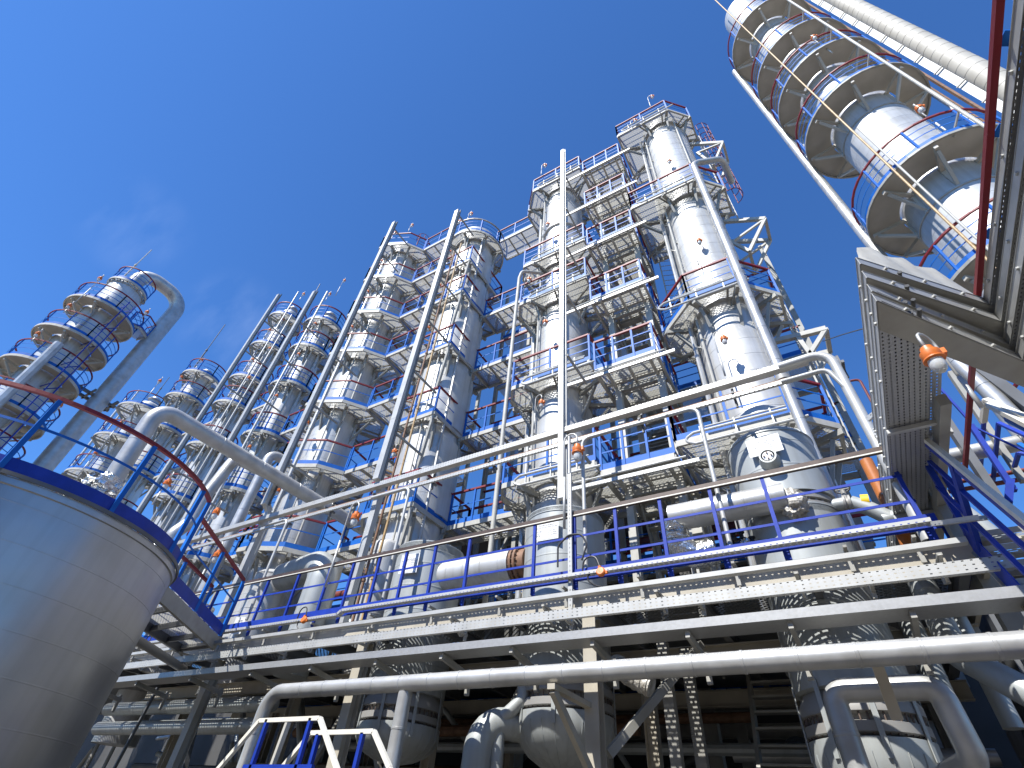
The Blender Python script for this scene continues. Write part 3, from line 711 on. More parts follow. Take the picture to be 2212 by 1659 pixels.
# ================= cable trays along the front =================
def front_tray(name, pts, w, h, material, label, arms=None, armspec=None, up=(0, 0, -1), group='cable trays along the deck front'):
    k = root(name, pts[0], label, 'cable tray', group)
    for a, b in zip(pts[:-1], pts[1:]): MB().channel(a, b, w, h, .003, up).build('tray', material, k, smooth=False)
    if arms:
        for x in arms: armspec(x).build('bracket', 'steel_grey', k, smooth=False)
    return k
E0, E1 = PZ(z9(0, 665), DZ - .02), 0
front_tray('cable_tray', [(-19, 6.9, 4.57), (-8.3, 6.9, 4.57), (-8.2, 6.9, 4.636), (1.33, 6.9, 4.636)], .11, .05, 'slotted_tray', 'narrow slotted cable tray running just below the blue kick plate of the deck rail', [-17.5, -15.7, -13.9, -12.1, -10.5, -9.0, -7.4, -6.0, -4.6, -3.4, -2.2, -.9, .4, 1.1],
           lambda x: MB().bar((x, 6.86, 4.50), (x, 7.05, 4.50), .04, .03).bar((x, 7.0, 4.24), (x, 7.0, 4.5), .05, .03))
front_tray('cable_tray', [(1.33, 6.96, 4.62), (1.62, 6.2, 4.28)], .11, .05, 'slotted_tray', 'short slotted tray turning down beside the blue stair')
front_tray('cable_tray', [(-19, 6.72, 4.27), (1.5, 6.72, 4.28)], .10, .06, 'channel', 'plain narrow white tray, second below the blue kick plate', [-16.9, -14.9, -12.9, -10.9, -8.9, -7.1, -5.3, -3.6, -1.9, -.2, 1.2],
           lambda x: MB().bar((x, 6.62, 4.17), (x, 7.0, 4.17), .05, .03).bar((x, 6.98, 3.98), (x, 6.98, 4.22), .06, .03).bar((x, 6.62, 4.17), (x, 6.95, 4.0), .03, .04))
front_tray('cable_tray', [(-19, 6.55, 3.985), (1.75, 6.55, 3.985)], .13, .06, 'slotted_tray', 'tray with rows of small holes facing out, third below the kick plate', [-16.5, -14.2, -11.9, -9.6, -7.4, -5.2, -3.3, -1.4, .5],
           lambda x: MB().bar((x, 6.6, 3.99), (x, 7.0, 3.99), .04, .04).bar((x, 6.96, 3.9), (x, 6.96, 4.2), .05, .03), up=(0, -1, 0))
front_tray('cable_tray', [(-19, 6.46, 3.555), (1.95, 6.46, 3.555)], .42, .10, 'galvanised', 'broad galvanised tray on cantilever arms, lowest of the front trays', [-17.3, -15.4, -13.4, -11.4, -9.5, -7.9, -6.4, -5.1, -3.9, -2.7, -1.5, -.4, .7, 1.6],
           lambda x: MB().bar((x, 6.30, 3.51), (x, 7.1, 3.40), .05, .08).bar((x, 7.05, 3.15), (x, 7.05, 3.5), .06, .05))

# ================= long insulated pipe and its supports =================
kp = root('insulated_pipe', (-9, 6.05, 0), 'long bright insulated pipe running below all the front cable trays', 'pipe')
YP = 6.1
A = PY(z8(400, 1225), YP); B = PY((2212, 1400), YP)
zp = 1.6 + (3.39 - 1.6) / 7 * YP - .03
MB().tube([(A.x, YP, .3), (A.x, YP, zp), (4.5, YP, zp)], .107, 28, bend=.3, seams=.52).build('pipe_run', 'pipe_cladding', kp)
sx = PY(z9(590, 1160), 7.16).x
m = MB().bar((-3.12, 6.0, zp - .15), (-3.12, 7.1, zp - .15), .1, .06).bar((-3.12, 6.05, zp - .18), (-3.05, 7.06, zp - .95), .07, .09)
m.build('support_bracket', 'cream_beam', kp, smooth=False)
b2 = PY(z10(860, 1110), 6.3)
m = MB().bar(PY(z10(860, 1070), 6.3), PY(z10(975, 1380), 6.6), .10, .05); m.build('support_bracket', 'cream_beam', kp, smooth=False)
s2 = PY(z8(1165, 1215), YP + .02); kq = root('standpipe', (s2.x, YP, 0), 'vertical insulated pipe dropping from the long pipe beside the white guards', 'pipe')
MB().tube([(s2.x, YP + .03, 0), (s2.x, YP + .03, zp - .1)], .10, 20, seams=.8).build('pipe_run', 'pipe_cladding', kq)

# ================= vessels standing through the deck =================
def vessel(name, label, c, r, ztop, zfl, zbot, rows, upfl=None, rtop=None, mt='silver_paint'):
    k = root(name, (c[0], c[1], 0), label, 'vessel', 'heat exchanger vessels')
    rt = rtop or r; cc = (c[0], c[1], 0); prof = []
    zb_ = (upfl + .14) if upfl else zfl + .28
    z = zb_; prof.append((rt * .9, z)); prof.append((rt, z + .004))
    top = ztop - rt * .42
    while z < top - .2: z += .48; prof += [(rt, z - .016), (rt + .004, z - .010), (rt + .004, z + .010), (rt, z + .016)]
    prof.append((rt, top))
    for t in (.2, .45, .7, .95, 1.2, 1.45): prof.append((rt * math.cos(t) if t < .9 else rt * math.cos(t), top + rt * .42 * math.sin(t)))
    MB().lathe(cc, prof, 56).build('upper_shell', mt, k, sharp=20)
    g = MB()                                                     # folded seams over the domed head
    for i in range(20):
        a = 2 * math.pi * i / 20; pts = [(c[0] + (rt + .004) * math.cos(t) * math.cos(a), c[1] + (rt + .004) * math.cos(t) * math.sin(a), top + rt * .425 * math.sin(t)) for t in (0, .3, .6, .9, 1.2)]
        g.tube(pts, .007, 5)
    g.lathe(cc, [(rt + .001, top - .01), (rt + .012, top - .008), (rt + .012, top + .008), (rt + .001, top + .01)], 56, capb=False, capt=False)
    g.build('head_seams', mt, k)
    if upfl:
        f = MB().lathe(cc, [(rt * .84, upfl - .14), (rt * .96, upfl - .12), (rt * .96, upfl - .03), (rt * .84, upfl - .02), (rt * .84, upfl + .02), (rt * .96, upfl + .03), (rt * .96, upfl + .12), (rt * .84, upfl + .14)], 56)
        f.bolts((c[0], c[1], upfl), (0, 0, 1), rt * .9, 36, .02, .34); f.build('flange', 'cap_grey', k)
        prof = [(r * .92, zfl + .3), (r, zfl + .32)]; z = zfl + .32
        while z < upfl - .5: z += .48; prof += [(r, z - .016), (r + .006, z - .012), (r + .006, z + .012), (r, z + .016)]
        prof += [(r, upfl - .2), (r * .9, upfl - .15)]
        MB().lathe(cc, prof, 56).build('lower_shell', mt, k, sharp=20)
    f = MB().lathe(cc, [(r * .88, zfl - .18), (r * 1.0, zfl - .15), (r * 1.0, zfl - .05), (r * .88, zfl - .03), (r * .88, zfl + .03), (r * 1.0, zfl + .05), (r * 1.0, zfl + .15), (r * .88, zfl + .3)], 56)
    f.build('head_flange', 'cap_grey', k)
    MB().bolts((c[0], c[1], zfl), (0, 0, 1), r * .95, 48, .011, .36).build('bolts', 'bolt', k)
    for i in range(8):
        s = MB(); a = 2 * math.pi * (i + .3) / 8; s.bar((c[0] + r * 1.02 * math.cos(a), c[1] + r * 1.02 * math.sin(a), zfl - .4), (c[0] + r * 1.02 * math.cos(a), c[1] + r * 1.02 * math.sin(a), zfl + .4), .06, .012, (math.cos(a), math.sin(a), 0)); s.build('hanger_strip', mt, k, smooth=False)
    d = zfl - .2 - zbot; prof = [(.06, zbot), (.1, zbot + .01)] + [(r * math.sin(t), zfl - .32 - (d - .12) * math.cos(t)) for t in (.25, .5, .75, 1.0, 1.25, 1.45)] + [(r, zfl - .3), (r, zfl - .2), (r * .9, zfl - .18)]
    MB().lathe(cc, prof, 56).build('bottom_head', mt, k, sharp=20)
    g = MB()
    for i in range(24):
        a = 2 * math.pi * i / 24; pts = [(c[0] + (r + .003) * math.sin(t) * math.cos(a), c[1] + (r + .003) * math.sin(t) * math.sin(a), zfl - .32 - (d - .118) * math.cos(t)) for t in (.2, .5, .8, 1.1, 1.4, 1.55)]
        g.tube(pts, .006, 5)
    g.build('head_seams', mt, k)
    # name plate
    return k
def plate_sign(k, c, r, p, w, h, lines, Yc=None):
    """white name plate standing off a vessel, at the bearing where the photograph has it"""
    q = ray(p); dx, dy = q.x, q.y; L2 = dx * dx + dy * dy; b = (dx * c[0] + dy * c[1]) / L2
    disc = b * b - (c[0] ** 2 + c[1] ** 2 - (r + .03) ** 2) / L2; t = b - math.sqrt(max(disc, 0))
    P = Vector((dx * t, dy * t, CAM_Z + q.z * t)); nx, ny = P.x - c[0], P.y - c[1]; l = math.hypot(nx, ny); n = Vector((nx / l, ny / l, 0)); s = Vector((-n.y, n.x, 0)) ; u = Vector((0, 0, 1))
    if s.dot(Vector((1, 0, 0))) < 0: s = -s
    C0 = P + n * .035
    m = MB().bar(C0 - s * w / 2, C0 + s * w / 2, .006, h, (0, 0, 1)); m.bar(C0 - n * .06 - s * w * .3, C0 - s * w * .3, .02, .02); m.bar(C0 - n * .06 + s * w * .3, C0 + s * w * .3, .02, .02)
    o = m.build('name_plate', 'sign_white', k, smooth=False)
    fr = MB(); e = .012
    for a, b_ in ((-1, -1), ):
        pass
    w2, h2 = w / 2 - .02, h / 2 - .02; F = C0 + n * .0045
    cs = [F - s * w2 - u * h2, F + s * w2 - u * h2, F + s * w2 + u * h2, F - s * w2 + u * h2]
    for i in range(4): fr.bar(cs[i], cs[(i + 1) % 4], .002, .004, n)
    fr.build('border', 'sign_ink', k, smooth=False)
    y = h / 2 - .05
    for txt, size, al, xx in lines:
        if xx is None or al != 'R': y -= size * 1.05
        cu = bpy.data.curves.new('lettering', 'FONT'); cu.body = txt; cu.size = size; cu.align_x = {'C': 'CENTER', 'L': 'LEFT', 'R': 'LEFT'}[al]; cu.extrude = .0008
        tmp = bpy.data.objects.new('lettering', cu); COL.objects.link(tmp); bpy.context.view_layer.update()
        me = bpy.data.meshes.new_from_object(tmp); bpy.data.objects.remove(tmp)
        M = Matrix((s, u, n)).transposed().to_4x4(); x0 = {'C': 0, 'L': -w / 2 + .045, 'R': .03}[al]
        org = C0 + n * .0045 + s * x0 + u * y - Vector(k.location); M.translation = org; me.transform(M)
        me.materials.clear(); me.materials.append(MATS['sign_ink']); t_ = bpy.data.objects.new('lettering', me); COL.objects.link(t_); t_.parent = k
    return o

VR1 = (-4.16, 8.5)
kv1 = vessel('reboiler', 'domed silver vessel with name plate, behind the looping black cable', VR1, .79, 6.70, 3.3, 2.38, 0)
plate_sign(kv1, VR1, .79, z5(298, 1298), .50, .42, [('К И П', .03, 'C', None), ('Кипятильник', .052, 'C', None), ('Тех.№ 271/2-2 Рег.№1830', .040, 'C', None), ('', .03, 'C', None), ('НО/ВО:', .04, 'L', None), ('15.04.2021г.', .04, 'R', 1), ('ГИ:', .04, 'L', None), ('16.12.2020г.', .04, 'R', 1), ('ЭПБ:', .04, 'L', None), ('16.12.2020г.', .04, 'R', 1)])
VR2 = (-.06, 8.5)
kv2 = vessel('reboiler', 'tallest domed grey vessel, with name plate above a round nozzle', VR2, .68, 7.34, 2.95, 1.9, 0, upfl=5.75, rtop=.70)
plate_sign(kv2, VR2, .70, z5(1672, 768), .52, .34, [('КИПЯТИЛЬНИК', .046, 'C', None), ('Тех.№ 271/4  Рег.№ 20810', .034, 'C', None), ('Рраб.16 кгс/см²  Траб.: 250°С', .028, 'C', None), ('НО/ВО:', .036, 'L', None), ('16.06.2021г.', .036, 'R', 1), ('ГИ:', .036, 'L', None), ('16.06.2021г.', .036, 'R', 1), ('ЭПБ:', .036, 'L', None), ('16.06.2020г.', .036, 'R', 1)])
def nozzle(k, c, r, p, R0, L=.22, holes_=4):
    q = ray(p); dx, dy = q.x, q.y; L2 = dx * dx + dy * dy; b = (dx * c[0] + dy * c[1]) / L2
    t = b - math.sqrt(max(b * b - (c[0] ** 2 + c[1] ** 2 - r ** 2) / L2, 0)); P = Vector((dx * t, dy * t, CAM_Z + q.z * t)); n = Vector((P.x - c[0], P.y - c[1], 0)).normalized()
    MB().lathe(P - n * .03, [(R0 * 1.25, 0), (R0 * 1.25, .05), (R0 * 1.1, .1), (R0, L), (R0 * .8, L), (R0 * .8, L * .5)], 28, ax=n, capt=True).build('nozzle', 'silver_paint', k)
    MB().lathe(P, [(R0 * .62, L * .3), (R0 * .62, L * .82), (.02, L * .83)], 24, ax=n).build('blind_flange', 'sign_white', k)
    MB().bolts(P + n * L * .8, n, R0 * .42, holes_, .014, .06).build('bolts', 'bolt', k)
nozzle(kv2, VR2, .70, z5(1708, 862), .13)
VR0 = (-7.62, 8.5)
kv0 = vessel('reboiler', 'domed silver vessel with name plate beside the flared end of the crossover pipe', VR0, .77, 6.5, 3.2, 2.45, 0)
plate_sign(kv0, VR0, .77, z8(1190, 505), .44, .42, [('К И П', .03, 'C', None), ('Кипятильник', .045, 'C', None), ('Тех.№ 271/2-1 Рег.№1828', .034, 'C', None), ('НО/ВО:', .036, 'L', None), ('15.04.2021г.', .036, 'R', 1), ('ГИ:', .036, 'L', None), ('16.12.2020г.', .036, 'R', 1), ('ЭПБ:', .036, 'L', None), ('16.12.2020г.', .036, 'R', 1)])
# cross pipe between them, with its bolted flange
kc_ = root('crossover_pipe', (-5.8, 8.35, 5.0), 'short thick insulated pipe with rusty bolted flange between two domed vessels', 'pipe')
za_ = PY(z5(60, 1515), 8.3).z
MB().tube([(-7.2, 8.4, za_), (-5.25, 8.4, za_)], .345, 36, seams=.42).build('pipe_run', 'cladding', kc_)
MB().lathe((-7.2, 8.4, za_), [(.52, .0), (.43, .06), (.35, .1)], 36, ax=(1, 0, 0)).build('collar', 'silver_paint', kc_)
MB().lathe((-5.26, 8.4, za_), [(.27, 0), (.27, .06), (.36, .06), (.36, .11), (.29, .11), (.29, .15), (.36, .15), (.36, .2), (.30, .2), (.30, .36)], 36, ax=(1, 0, 0)).build('flange', 'rust', kc_)
MB().bolts((-5.13, 8.4, za_), (1, 0, 0), .33, 20, .014, .2).build('bolts', 'bolt', kc_)
# pale tall vessels on the left of the deck
def drum(label, c, r, z0, z1v, domeh=.25, mt='cladding', n=44):
    k = root('insulated_drum', (c[0], c[1], 0), label, 'vessel', 'insulated drums on the deck')
    prof = [(r * .9, z0), (r, z0 + .02)]; z = z0
    while z < z1v - .3: z += .5; prof += [(r, z - .016), (r + .006, z - .012), (r + .006, z + .012), (r, z + .016)]
    prof.append((r, z1v)); prof += [(r * math.cos(t), z1v + domeh * math.sin(t)) for t in (.3, .6, .9, 1.2, 1.45)]
    MB().lathe((c[0], c[1], 0), prof, n).build('shell', mt, k, sharp=20)
    return k
kd = drum('pale drum with a small name plate low on its shell', (-13.9, 8.8), .52, 4.3, 6.75)
plate_sign(kd, (-13.9, 8.8), .52, z8(222, 855), .34, .42, [('Колонна', .04, 'C', None), ('Тех.№ 27/4', .034, 'C', None), ('НО:', .03, 'L', None), ('15.04.2021г.', .03, 'R', 1), ('ГИ:', .03, 'L', None), ('16.12.2020г.', .03, 'R', 1)])
kd = drum('pale drum glimpsed between the great tank and the small bridge', (-17.2, 8.6), .62, 4.3, 6.2)
kd = drum('slim pale drum between the thick bent pipe and a domed vessel', (-9.6, 8.9), .40, 4.3, 7.0)
# big elbow pipe
ke = root('elbow_pipe', (-10.6, 8.2, 0), 'thick grey insulated pipe bending over and down behind the blue rail', 'pipe')
e0 = PY(z8(420, 560), 9.6); e1 = PY(z8(690, 455), 8.4); e2 = PY(z8(590, 760), 8.4)
MB().tube([(-13.3, 8.75, 6.72), (-11.2, 8.45, 6.72), (-11.2, 8.45, 4.0)], .39, 36, bend=.55, seams=.55, bseg=8).build('pipe_run', 'silver_paint', ke)
e3 = PY(z8(800, 700), 8.9)
ke2 = root('elbow_pipe', (e3.x, 9, 4), 'darker curved pipe behind the thick bent pipe', 'pipe')
MB().tube([(e3.x - .7, 8.9, 7.0), (e3.x - .7, 8.9, 5.2), (e3.x + .9, 9.4, 5.2), (e3.x + .9, 9.4, 3)], .26, 30, bend=.45, seams=.5).build('pipe_run', 'silver_paint', ke2)
# horizontal insulated pipe into the big right vessel, with torn foil end
kh = root('insulated_pipe', (-2, 7.9, 5.5), 'bright horizontal insulated pipe with crumpled foil ends before the tallest domed vessel', 'pipe')
h0 = PY(z5(1075, 1215), 7.7); h1 = PY(z5(1805, 1080), 7.7)
MB().tube([(h0.x, 7.75, h0.z), (h1.x, 7.75, h0.z)], .215, 32, seams=.42).build('pipe_run', 'pipe_cladding', kh)
m = MB().tube([(h0.x + .02, 7.75, h0.z - .06), (h0.x + .02, 7.85, h0.z - .45), (h0.x + .25, 7.95, h0.z - .62), (h0.x + .55, 8.0, h0.z - .55)], .20, 20, bend=.12, seams=.12, lip=.02); m.build('foil_wrap', 'foil', kh)
def crumple(c, r, squash=(1, 1, 1), n=18, amp=.2, seed=1):
    rnd = random.Random(seed); m = MB(); prof = []
    for i in range(n + 1):
        t = math.pi * i / n; prof.append((r * math.sin(t) + 1e-3, -r * math.cos(t)))
    m.lathe((0, 0, 0), prof, 22); m.v = [Vector((p.x * squash[0], p.y * squash[1], p.z * squash[2])) * (1 + amp * (rnd.random() - .5) * 2) + Vector(c) for p in m.v]; return m
crumple((h1.x + .06, 7.78, h0.z - .12), .2, (1.0, .9, 1.15), seed=3).build('foil_end', 'wrap', kh, sharp=10)
kn = root('pipe_stub', (.75, 8.3, 5.3), 'grey pipe with valve and yellow bands leaving the tallest domed vessel', 'pipe')
n0 = PY(z7(520, 1540), 8.3); n1 = PY(z7(720, 1560), 8.3); n2 = PY(z7(850, 1620), 8.3); n3 = PY(z7(1010, 1580), 8.3); n4 = PY(z7(1180, 1520), 8.3); n5 = PY(z7(1260, 1560), 8.2)
MB().tube([(.4, 8.3, n0.z), (n0.x + .12, 8.3, n0.z)], .10, 20).build('nozzle', 'silver_paint', kn)
MB().tube([n0 + V((.2, 0, -.0)), n1, n2], .11, 20, bend=.2).build('pipe_run', 'silver_paint', kn)
MB().tube([n2 - (n3 - n2) * .3, n3, n4, n5, n5 + V((.2, 0, -.5))], .11, 20, bend=.18).build('pipe_run', 'silver_paint', kn)
MB().tube([n0 + V((.33, 0, -.02)), n0 + V((.43, 0, -.035))], .1125, 20).build('yellow_band', 'yellow', kn); MB().tube([n4 + V((.12, 0, -.01)), n4 + V((.2, 0, -.03))], .112, 20).build('yellow_band', 'yellow', kn)
m = MB().lathe(n0 + V((.1, 0, 0)), [(.13, 0), (.13, .03), (.09, .03), (.09, .07), (.13, .07), (.13, .1)], 20, ax=(1, 0, -.1)); m.tube([n0 + V((.16, 0, .05)), n0 + V((.16, 0, .22))], .035, 10); m.tube([n0 + V((.16 + .11 * math.cos(t), .11 * math.sin(t), .24)) for t in [k * math.pi / 6 for k in range(13)]], .012, 6); m.tube([n0 + V((.05, 0, .24)), n0 + V((.27, 0, .24))], .01, 6); m.build('valve', 'cap_grey', kn)
ko = root('orange_pipe', (1.2, 9, 4.5), 'orange upright pipe behind the deck rail', 'pipe')
o0 = PY(z7(700, 1270), 8.9); o1 = PY(z7(850, 1600), 8.9); MB().tube([V((o0.x, 8.9, o0.z)), V((o0.x, 8.9, 4.45))], .095, 20).build('pipe_run', 'orange_pipe', ko)
kk = root('upright_pipe', (1.4, 9.2, 4), 'dark grey capped upright pipe beside the orange pipe', 'pipe')
o2 = PY(z7(780, 1310), 9.1); MB().lathe((o2.x, 9.1, 0), [(.11, 3), (.11, o2.z - .12), (.09, o2.z - .04), (.04, o2.z)], 20).build('pipe_run', 'silver_paint', kk)
# small valve cluster left of the largest vessel
kx = root('valve_manifold', (-1.1, 8.1, 4.6), 'cluster of black valves, thin pipes and foil beside the tallest domed vessel', 'valve')
for i, (a, b) in enumerate((((1180, 1290), (1230, 1480)), ((1320, 1260), (1345, 1480)), ((1400, 1280), (1430, 1380)))):
    A = PY(z5(*a), 8.1); B = PY(z5(*b), 8.1); MB().tube([(A.x, 8.1, A.z), (A.x, 8.1, 4.5)], .035, 10).build('small_pipe', 'pipe_cladding', kx)
A = PY(z5(1180, 1275), 8.1); B = PY(z5(1470, 1340), 8.1)
MB().tube([(A.x - .1, 8.1, A.z), (B.x - .1, 8.1, A.z), (B.x - .1, 8.1, B.z - .1)], .04, 10, bend=.08).build('small_pipe', 'pipe_cladding', kx)
for i, (a, b, s_) in enumerate(((1480, 1350, .05), (1530, 1345, .045), (1475, 1395, .04), (1600, 1380, .045))):
    A = PY(z5(a, b), 8.0); MB().lathe(A - V((0, 0, .05)), [(s_, 0), (s_ * 1.4, .02), (s_ * 1.4, .04), (s_ * .7, .06), (s_ * .7, .12), (s_ * 1.2, .13), (s_ * 1.2, .15)], 14).build('valve_body', 'black_rubber', kx)
crumple(PY(z5(1560, 1390), 8.0), .10, seed=8).build('foil_wrap', 'foil', kx, sharp=10)
A = PY(z5(1428, 1012), 8.2); kg = root('pressure_gauge', A, 'round white pressure gauge beside the largest domed vessel', 'gauge')
MB().lathe(A, [(.055, 0), (.062, .01), (.062, .04), (.05, .045)], 24, ax=(0, -1, 0)).build('case', 'cap_grey', kg); MB().lathe(A + V((0, -.042, 0)), [(.05, 0), (.05, .006)], 24, ax=(0, -1, 0)).build('dial', 'sign_white', kg); MB().tube([A + V((0, 0, -.05)), A + V((0, 0, -.9))], .012, 8).build('stem', 'pipe_cladding', kg)
kb = root('steel_post', (-1.3, 8.4, 4.5), 'short cream steel post with a cap beside the foil elbow', 'post')
A = PY(z5(1245, 1270), 8.3); MB().bar((A.x, 8.3, 4.5), (A.x, 8.3, A.z), .17, .17).build('post', 'steel_paint', kb, smooth=False); MB().box((A.x, 8.3, A.z + .01), (.24, .24, .02)).build('cap_plate', 'steel_paint', kb, smooth=False)

# ================= great left tank =================
TC = (-10.42, 2.06); TR = 2.32; TZ = 4.46
kt_ = root('storage_tank', (TC[0], TC[1], 0), 'great sheet-clad tank with blue kick plate and red railing on its rim', 'tank')
prof = [(TR, 0)]; z = 0
while z < TZ - .5: z += .42; prof += [(TR, z - .008), (TR + .0025, z - .006), (TR + .0025, z + .006), (TR, z + .008)]
prof += [(TR, TZ - .1), (TR + .025, TZ - .09), (TR + .025, TZ), (TR - .3, TZ + .04), (.2, TZ + .3)]
MB().lathe((TC[0], TC[1], 0), prof, 128).build('shell', 'tank_sheet', kt_, sharp=20)
m = MB().lathe((TC[0], TC[1], 0), [(TR + .03, TZ - .0), (TR + .06, TZ + .0), (TR + .06, TZ + .05), (TR + .03, TZ + .05)], 128, capb=False, capt=False); m.build('rim_angle', 'steel_dark', kt_)
rp = [(TC[0] + (TR + .03) * math.cos(t), TC[1] + (TR + .03) * math.sin(t), TZ + .05) for t in [R_(-120) + (R_(50) - R_(-120)) * k / 48 for k in range(49)]]
railing(rp, kt_, h=1.12, toe=.17, toem='shaded_blue', beam=None, step=1.25, mids=1, pw=.06, topw=.055)

# small bridge from the tank to the deck
kb_ = root('bridge', (-11.2, 5.6, 4.4), 'small grating bridge with red top rails joining the tank to the deck', 'walkway')
N0, N1, M0, M1 = V((-9.75, 4.12, 4.48)), V((-11.9, 6.8, 4.48)), V((-11.35, 4.2, 4.48)), V((-13.15, 6.8, 4.48))
N0 = N1 + (N0 - N1) * .98
o = MB().quad(N0 - V((0, 0, .12)), N1 - V((0, 0, .12)), M1 - V((0, 0, .12)), M0 - V((0, 0, .12))).build('deck', 'grating', kb_, smooth=False)
for t in (.02, .25, .5, .75, .98): MB().bar(N0.lerp(N1, t) - V((0, 0, .2)), M0.lerp(M1, t) - V((0, 0, .2)), .05, .1).build('joist', 'steel_dark', kb_, smooth=False)
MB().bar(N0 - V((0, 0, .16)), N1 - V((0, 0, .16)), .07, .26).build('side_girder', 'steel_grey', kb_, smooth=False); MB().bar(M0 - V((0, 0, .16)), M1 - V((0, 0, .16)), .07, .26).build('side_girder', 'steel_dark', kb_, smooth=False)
for a, b in ((N0, N1), (M0, M1)): railing([a.lerp(b, .03), a.lerp(b, .5), b], kb_, h=1.25, toe=.22, toem='shaded_blue', beam=None, step=2, mids=1, pw=.06, topw=.06)
MB().tube([M0.lerp(N0, .35) + V((0, 0, -.62)), M1.lerp(N1, .35) + V((.0, 0, -.62))], .08, 14).build('conduit', 'cap_grey', kb_)

# ================= upright closed cable channels and the upper rack =================
chan = [('A', (850, 483), -13.42, 8.34), ('B', (988, 457), -8.83, 8.03), ('C', (1217, 325), -3.64, 6.3), ('E', (677, 633), -17.85, 8.1), ('D', (604, 637), -22.05, 8.1)]
clab = {'A': 'tall leaning steel cable channel rising in front of the zigzag-platform column', 'B': 'tall leaning steel cable channel beside the rusty riser pipes', 'C': 'near-upright white cable channel, straightest of the tall channels',
        'D': 'most slanted of the tall leaning cable channels', 'E': 'tall leaning cable channel between the two slim round-platform columns'}
for nme, p, x, zb0 in chan:
    zt = PY(p, 7.3).z; w_ = .19 if nme != 'C' else .115
    k = root('cable_channel', (x, 7.3, zb0), clab[nme], 'cable channel', 'upright cable channels')
    m = MB(); z = zb0
    while z < zt - .01: zn = min(z + 2.0, zt); m.bar((x, 7.3, z), (x, 7.3, zn - .006), w_, w_ * .9, (0, 1, 0)); m.bar((x, 7.3, zn - .05), (x, 7.3, zn + .0), w_ + .006, w_ * .9 + .006, (0, 1, 0)); z = zn
    m.build('cover', 'channel', k, smooth=False)
    if nme != 'C': MB().bar((x - .02, 7.52, 4.6), (x - .02, 7.52, zb0 - .1), w_ * .9, w_ * .8, (0, 1, 0)).bar((x - .02, 7.52, zb0 - .1), (x, 7.3, zb0 + .1), w_ * .9, w_ * .8, (0, 1, 0)).build('lower_run', 'channel', k, smooth=False)
    m = MB().bar((x + w_ / 2 + .02, 7.36, zb0), (x + w_ / 2 + .02, 7.36, zt + .1), .03, .05)
    m.build('mounting_rail', 'steel_dark' if nme != 'C' else 'channel', k, smooth=False)
    for z in [zb0 + 1.5 + 2.4 * i for i in range(int((zt - zb0 - 1.5) / 2.4) + 1)]:
        MB().bar((x + .1, 7.38, z), (x + .1, 8.5, z), .05, .06).build('bracket', 'steel_grey', k, smooth=False)
kr_ = root('pipe_rack', (-8, 7.35, 7.9), 'long white cable rack above the vessels, with a rusty pipe beneath it', 'cable rack')
RX1 = 1.27
MB().channel((-20, 7.3, 7.88), (RX1 - .3, 7.3, 7.93), .12, .10, .004, (0, -1, 0)).build('tray', 'slotted_tray', kr_, smooth=False)
MB().bar((-20, 7.36, 7.80), (RX1 - .3, 7.36, 7.87), .14, .008, (0, 0, 1)).build('tray_bottom', 'channel', kr_, smooth=False)
MB().tube([(-20, 7.42, 7.60), (RX1 - .5, 7.42, 7.68)], .045, 12).build('rusty_pipe', 'rust', kr_)
MB().channel((-20, 7.28, 7.48), (RX1 - .35, 7.28, 7.56), .08, .05, .004, (0, -1, 0)).build('small_tray', 'slotted_tray', kr_, smooth=False)
for x in [-19 + 1.7 * i for i in range(13)]: MB().bar((x, 7.26, 7.62), (x, 7.62, 7.62), .04, .05).bar((x, 7.5, 7.45), (x, 7.5, 7.95), .04, .04).build('bracket', 'steel_dark', kr_, smooth=False)
MB().tube([(RX1 - .75, 7.3, 7.9), (RX1 + .02, 7.3, 7.93), (RX1 + .02, 7.3, 4.6)], .075, 16, bend=.28).build('downturn', 'channel', kr_)
MB().tube([(RX1 - .8, 7.27, 7.55), (RX1 - .12, 7.27, 7.55), (RX1 - .0, 7.27, 7.1)], .04, 12, bend=.15).build('downturn', 'slotted_tray', kr_)
# white tubular goal-post supports
def goal(pts, label, r=.035, mt='channel'):
    m = MB().tube(pts, r, 12, bend=.16, bseg=5); return single(m, 'tubular_support', mt, label, 'support', 'bent white tube supports')
g0 = PY(z5(520, 745), 7.15); g1 = PY(z5(1245, 520), 7.15); g2 = PY(z5(1345, 980), 7.15)
goal([(g0.x, 7.15, 4.7), (g0.x, 7.15, g1.z), (g1.x - .5, 7.15, g1.z)], 'white tube rising beside the large hanging orange lamp and bending over')
goal([(g1.x - .55, 7.15, g1.z), (g1.x, 7.15, g1.z), (g1.x, 7.15, 4.7)], 'white tube bending down in front of the lowest square landing')
g3 = PY(z8(1190, 70), 7.15); goal([(g3.x - 1.2, 7.15, g3.z), (g3.x, 7.15, g3.z), (g3.x, 7.15, 4.7)], 'white bent tube standing beside the slim pale drum')
g3 = PY(z8(500, 250), 7.15); goal([(g3.x - .9, 7.15, g3.z), (g3.x, 7.15, g3.z), (g3.x, 7.15, 4.9)], 'white bent tube standing over the thick bent pipe')
# slim perforated upright in front of the middle vessel
x = PY(z5(448, 1300), 6.98).x
m = MB().bar((x, 6.95, 4.0), (x, 6.95, PY(z5(445, 940), 6.95).z), .07, .04, (0, 1, 0)); single(m, 'perforated_upright', 'slotted_tray', 'slim white perforated upright clamped to the blue rail beside the looping cable', 'support', smooth=False)
m = MB().tube([(x, 6.95, PY(z5(445, 940), 6.95).z), (x, 6.95, PY(z5(460, 700), 6.95).z)], .03, 10); single(m, 'upright_tube', 'channel', 'thin tube on top of the perforated upright', 'support')

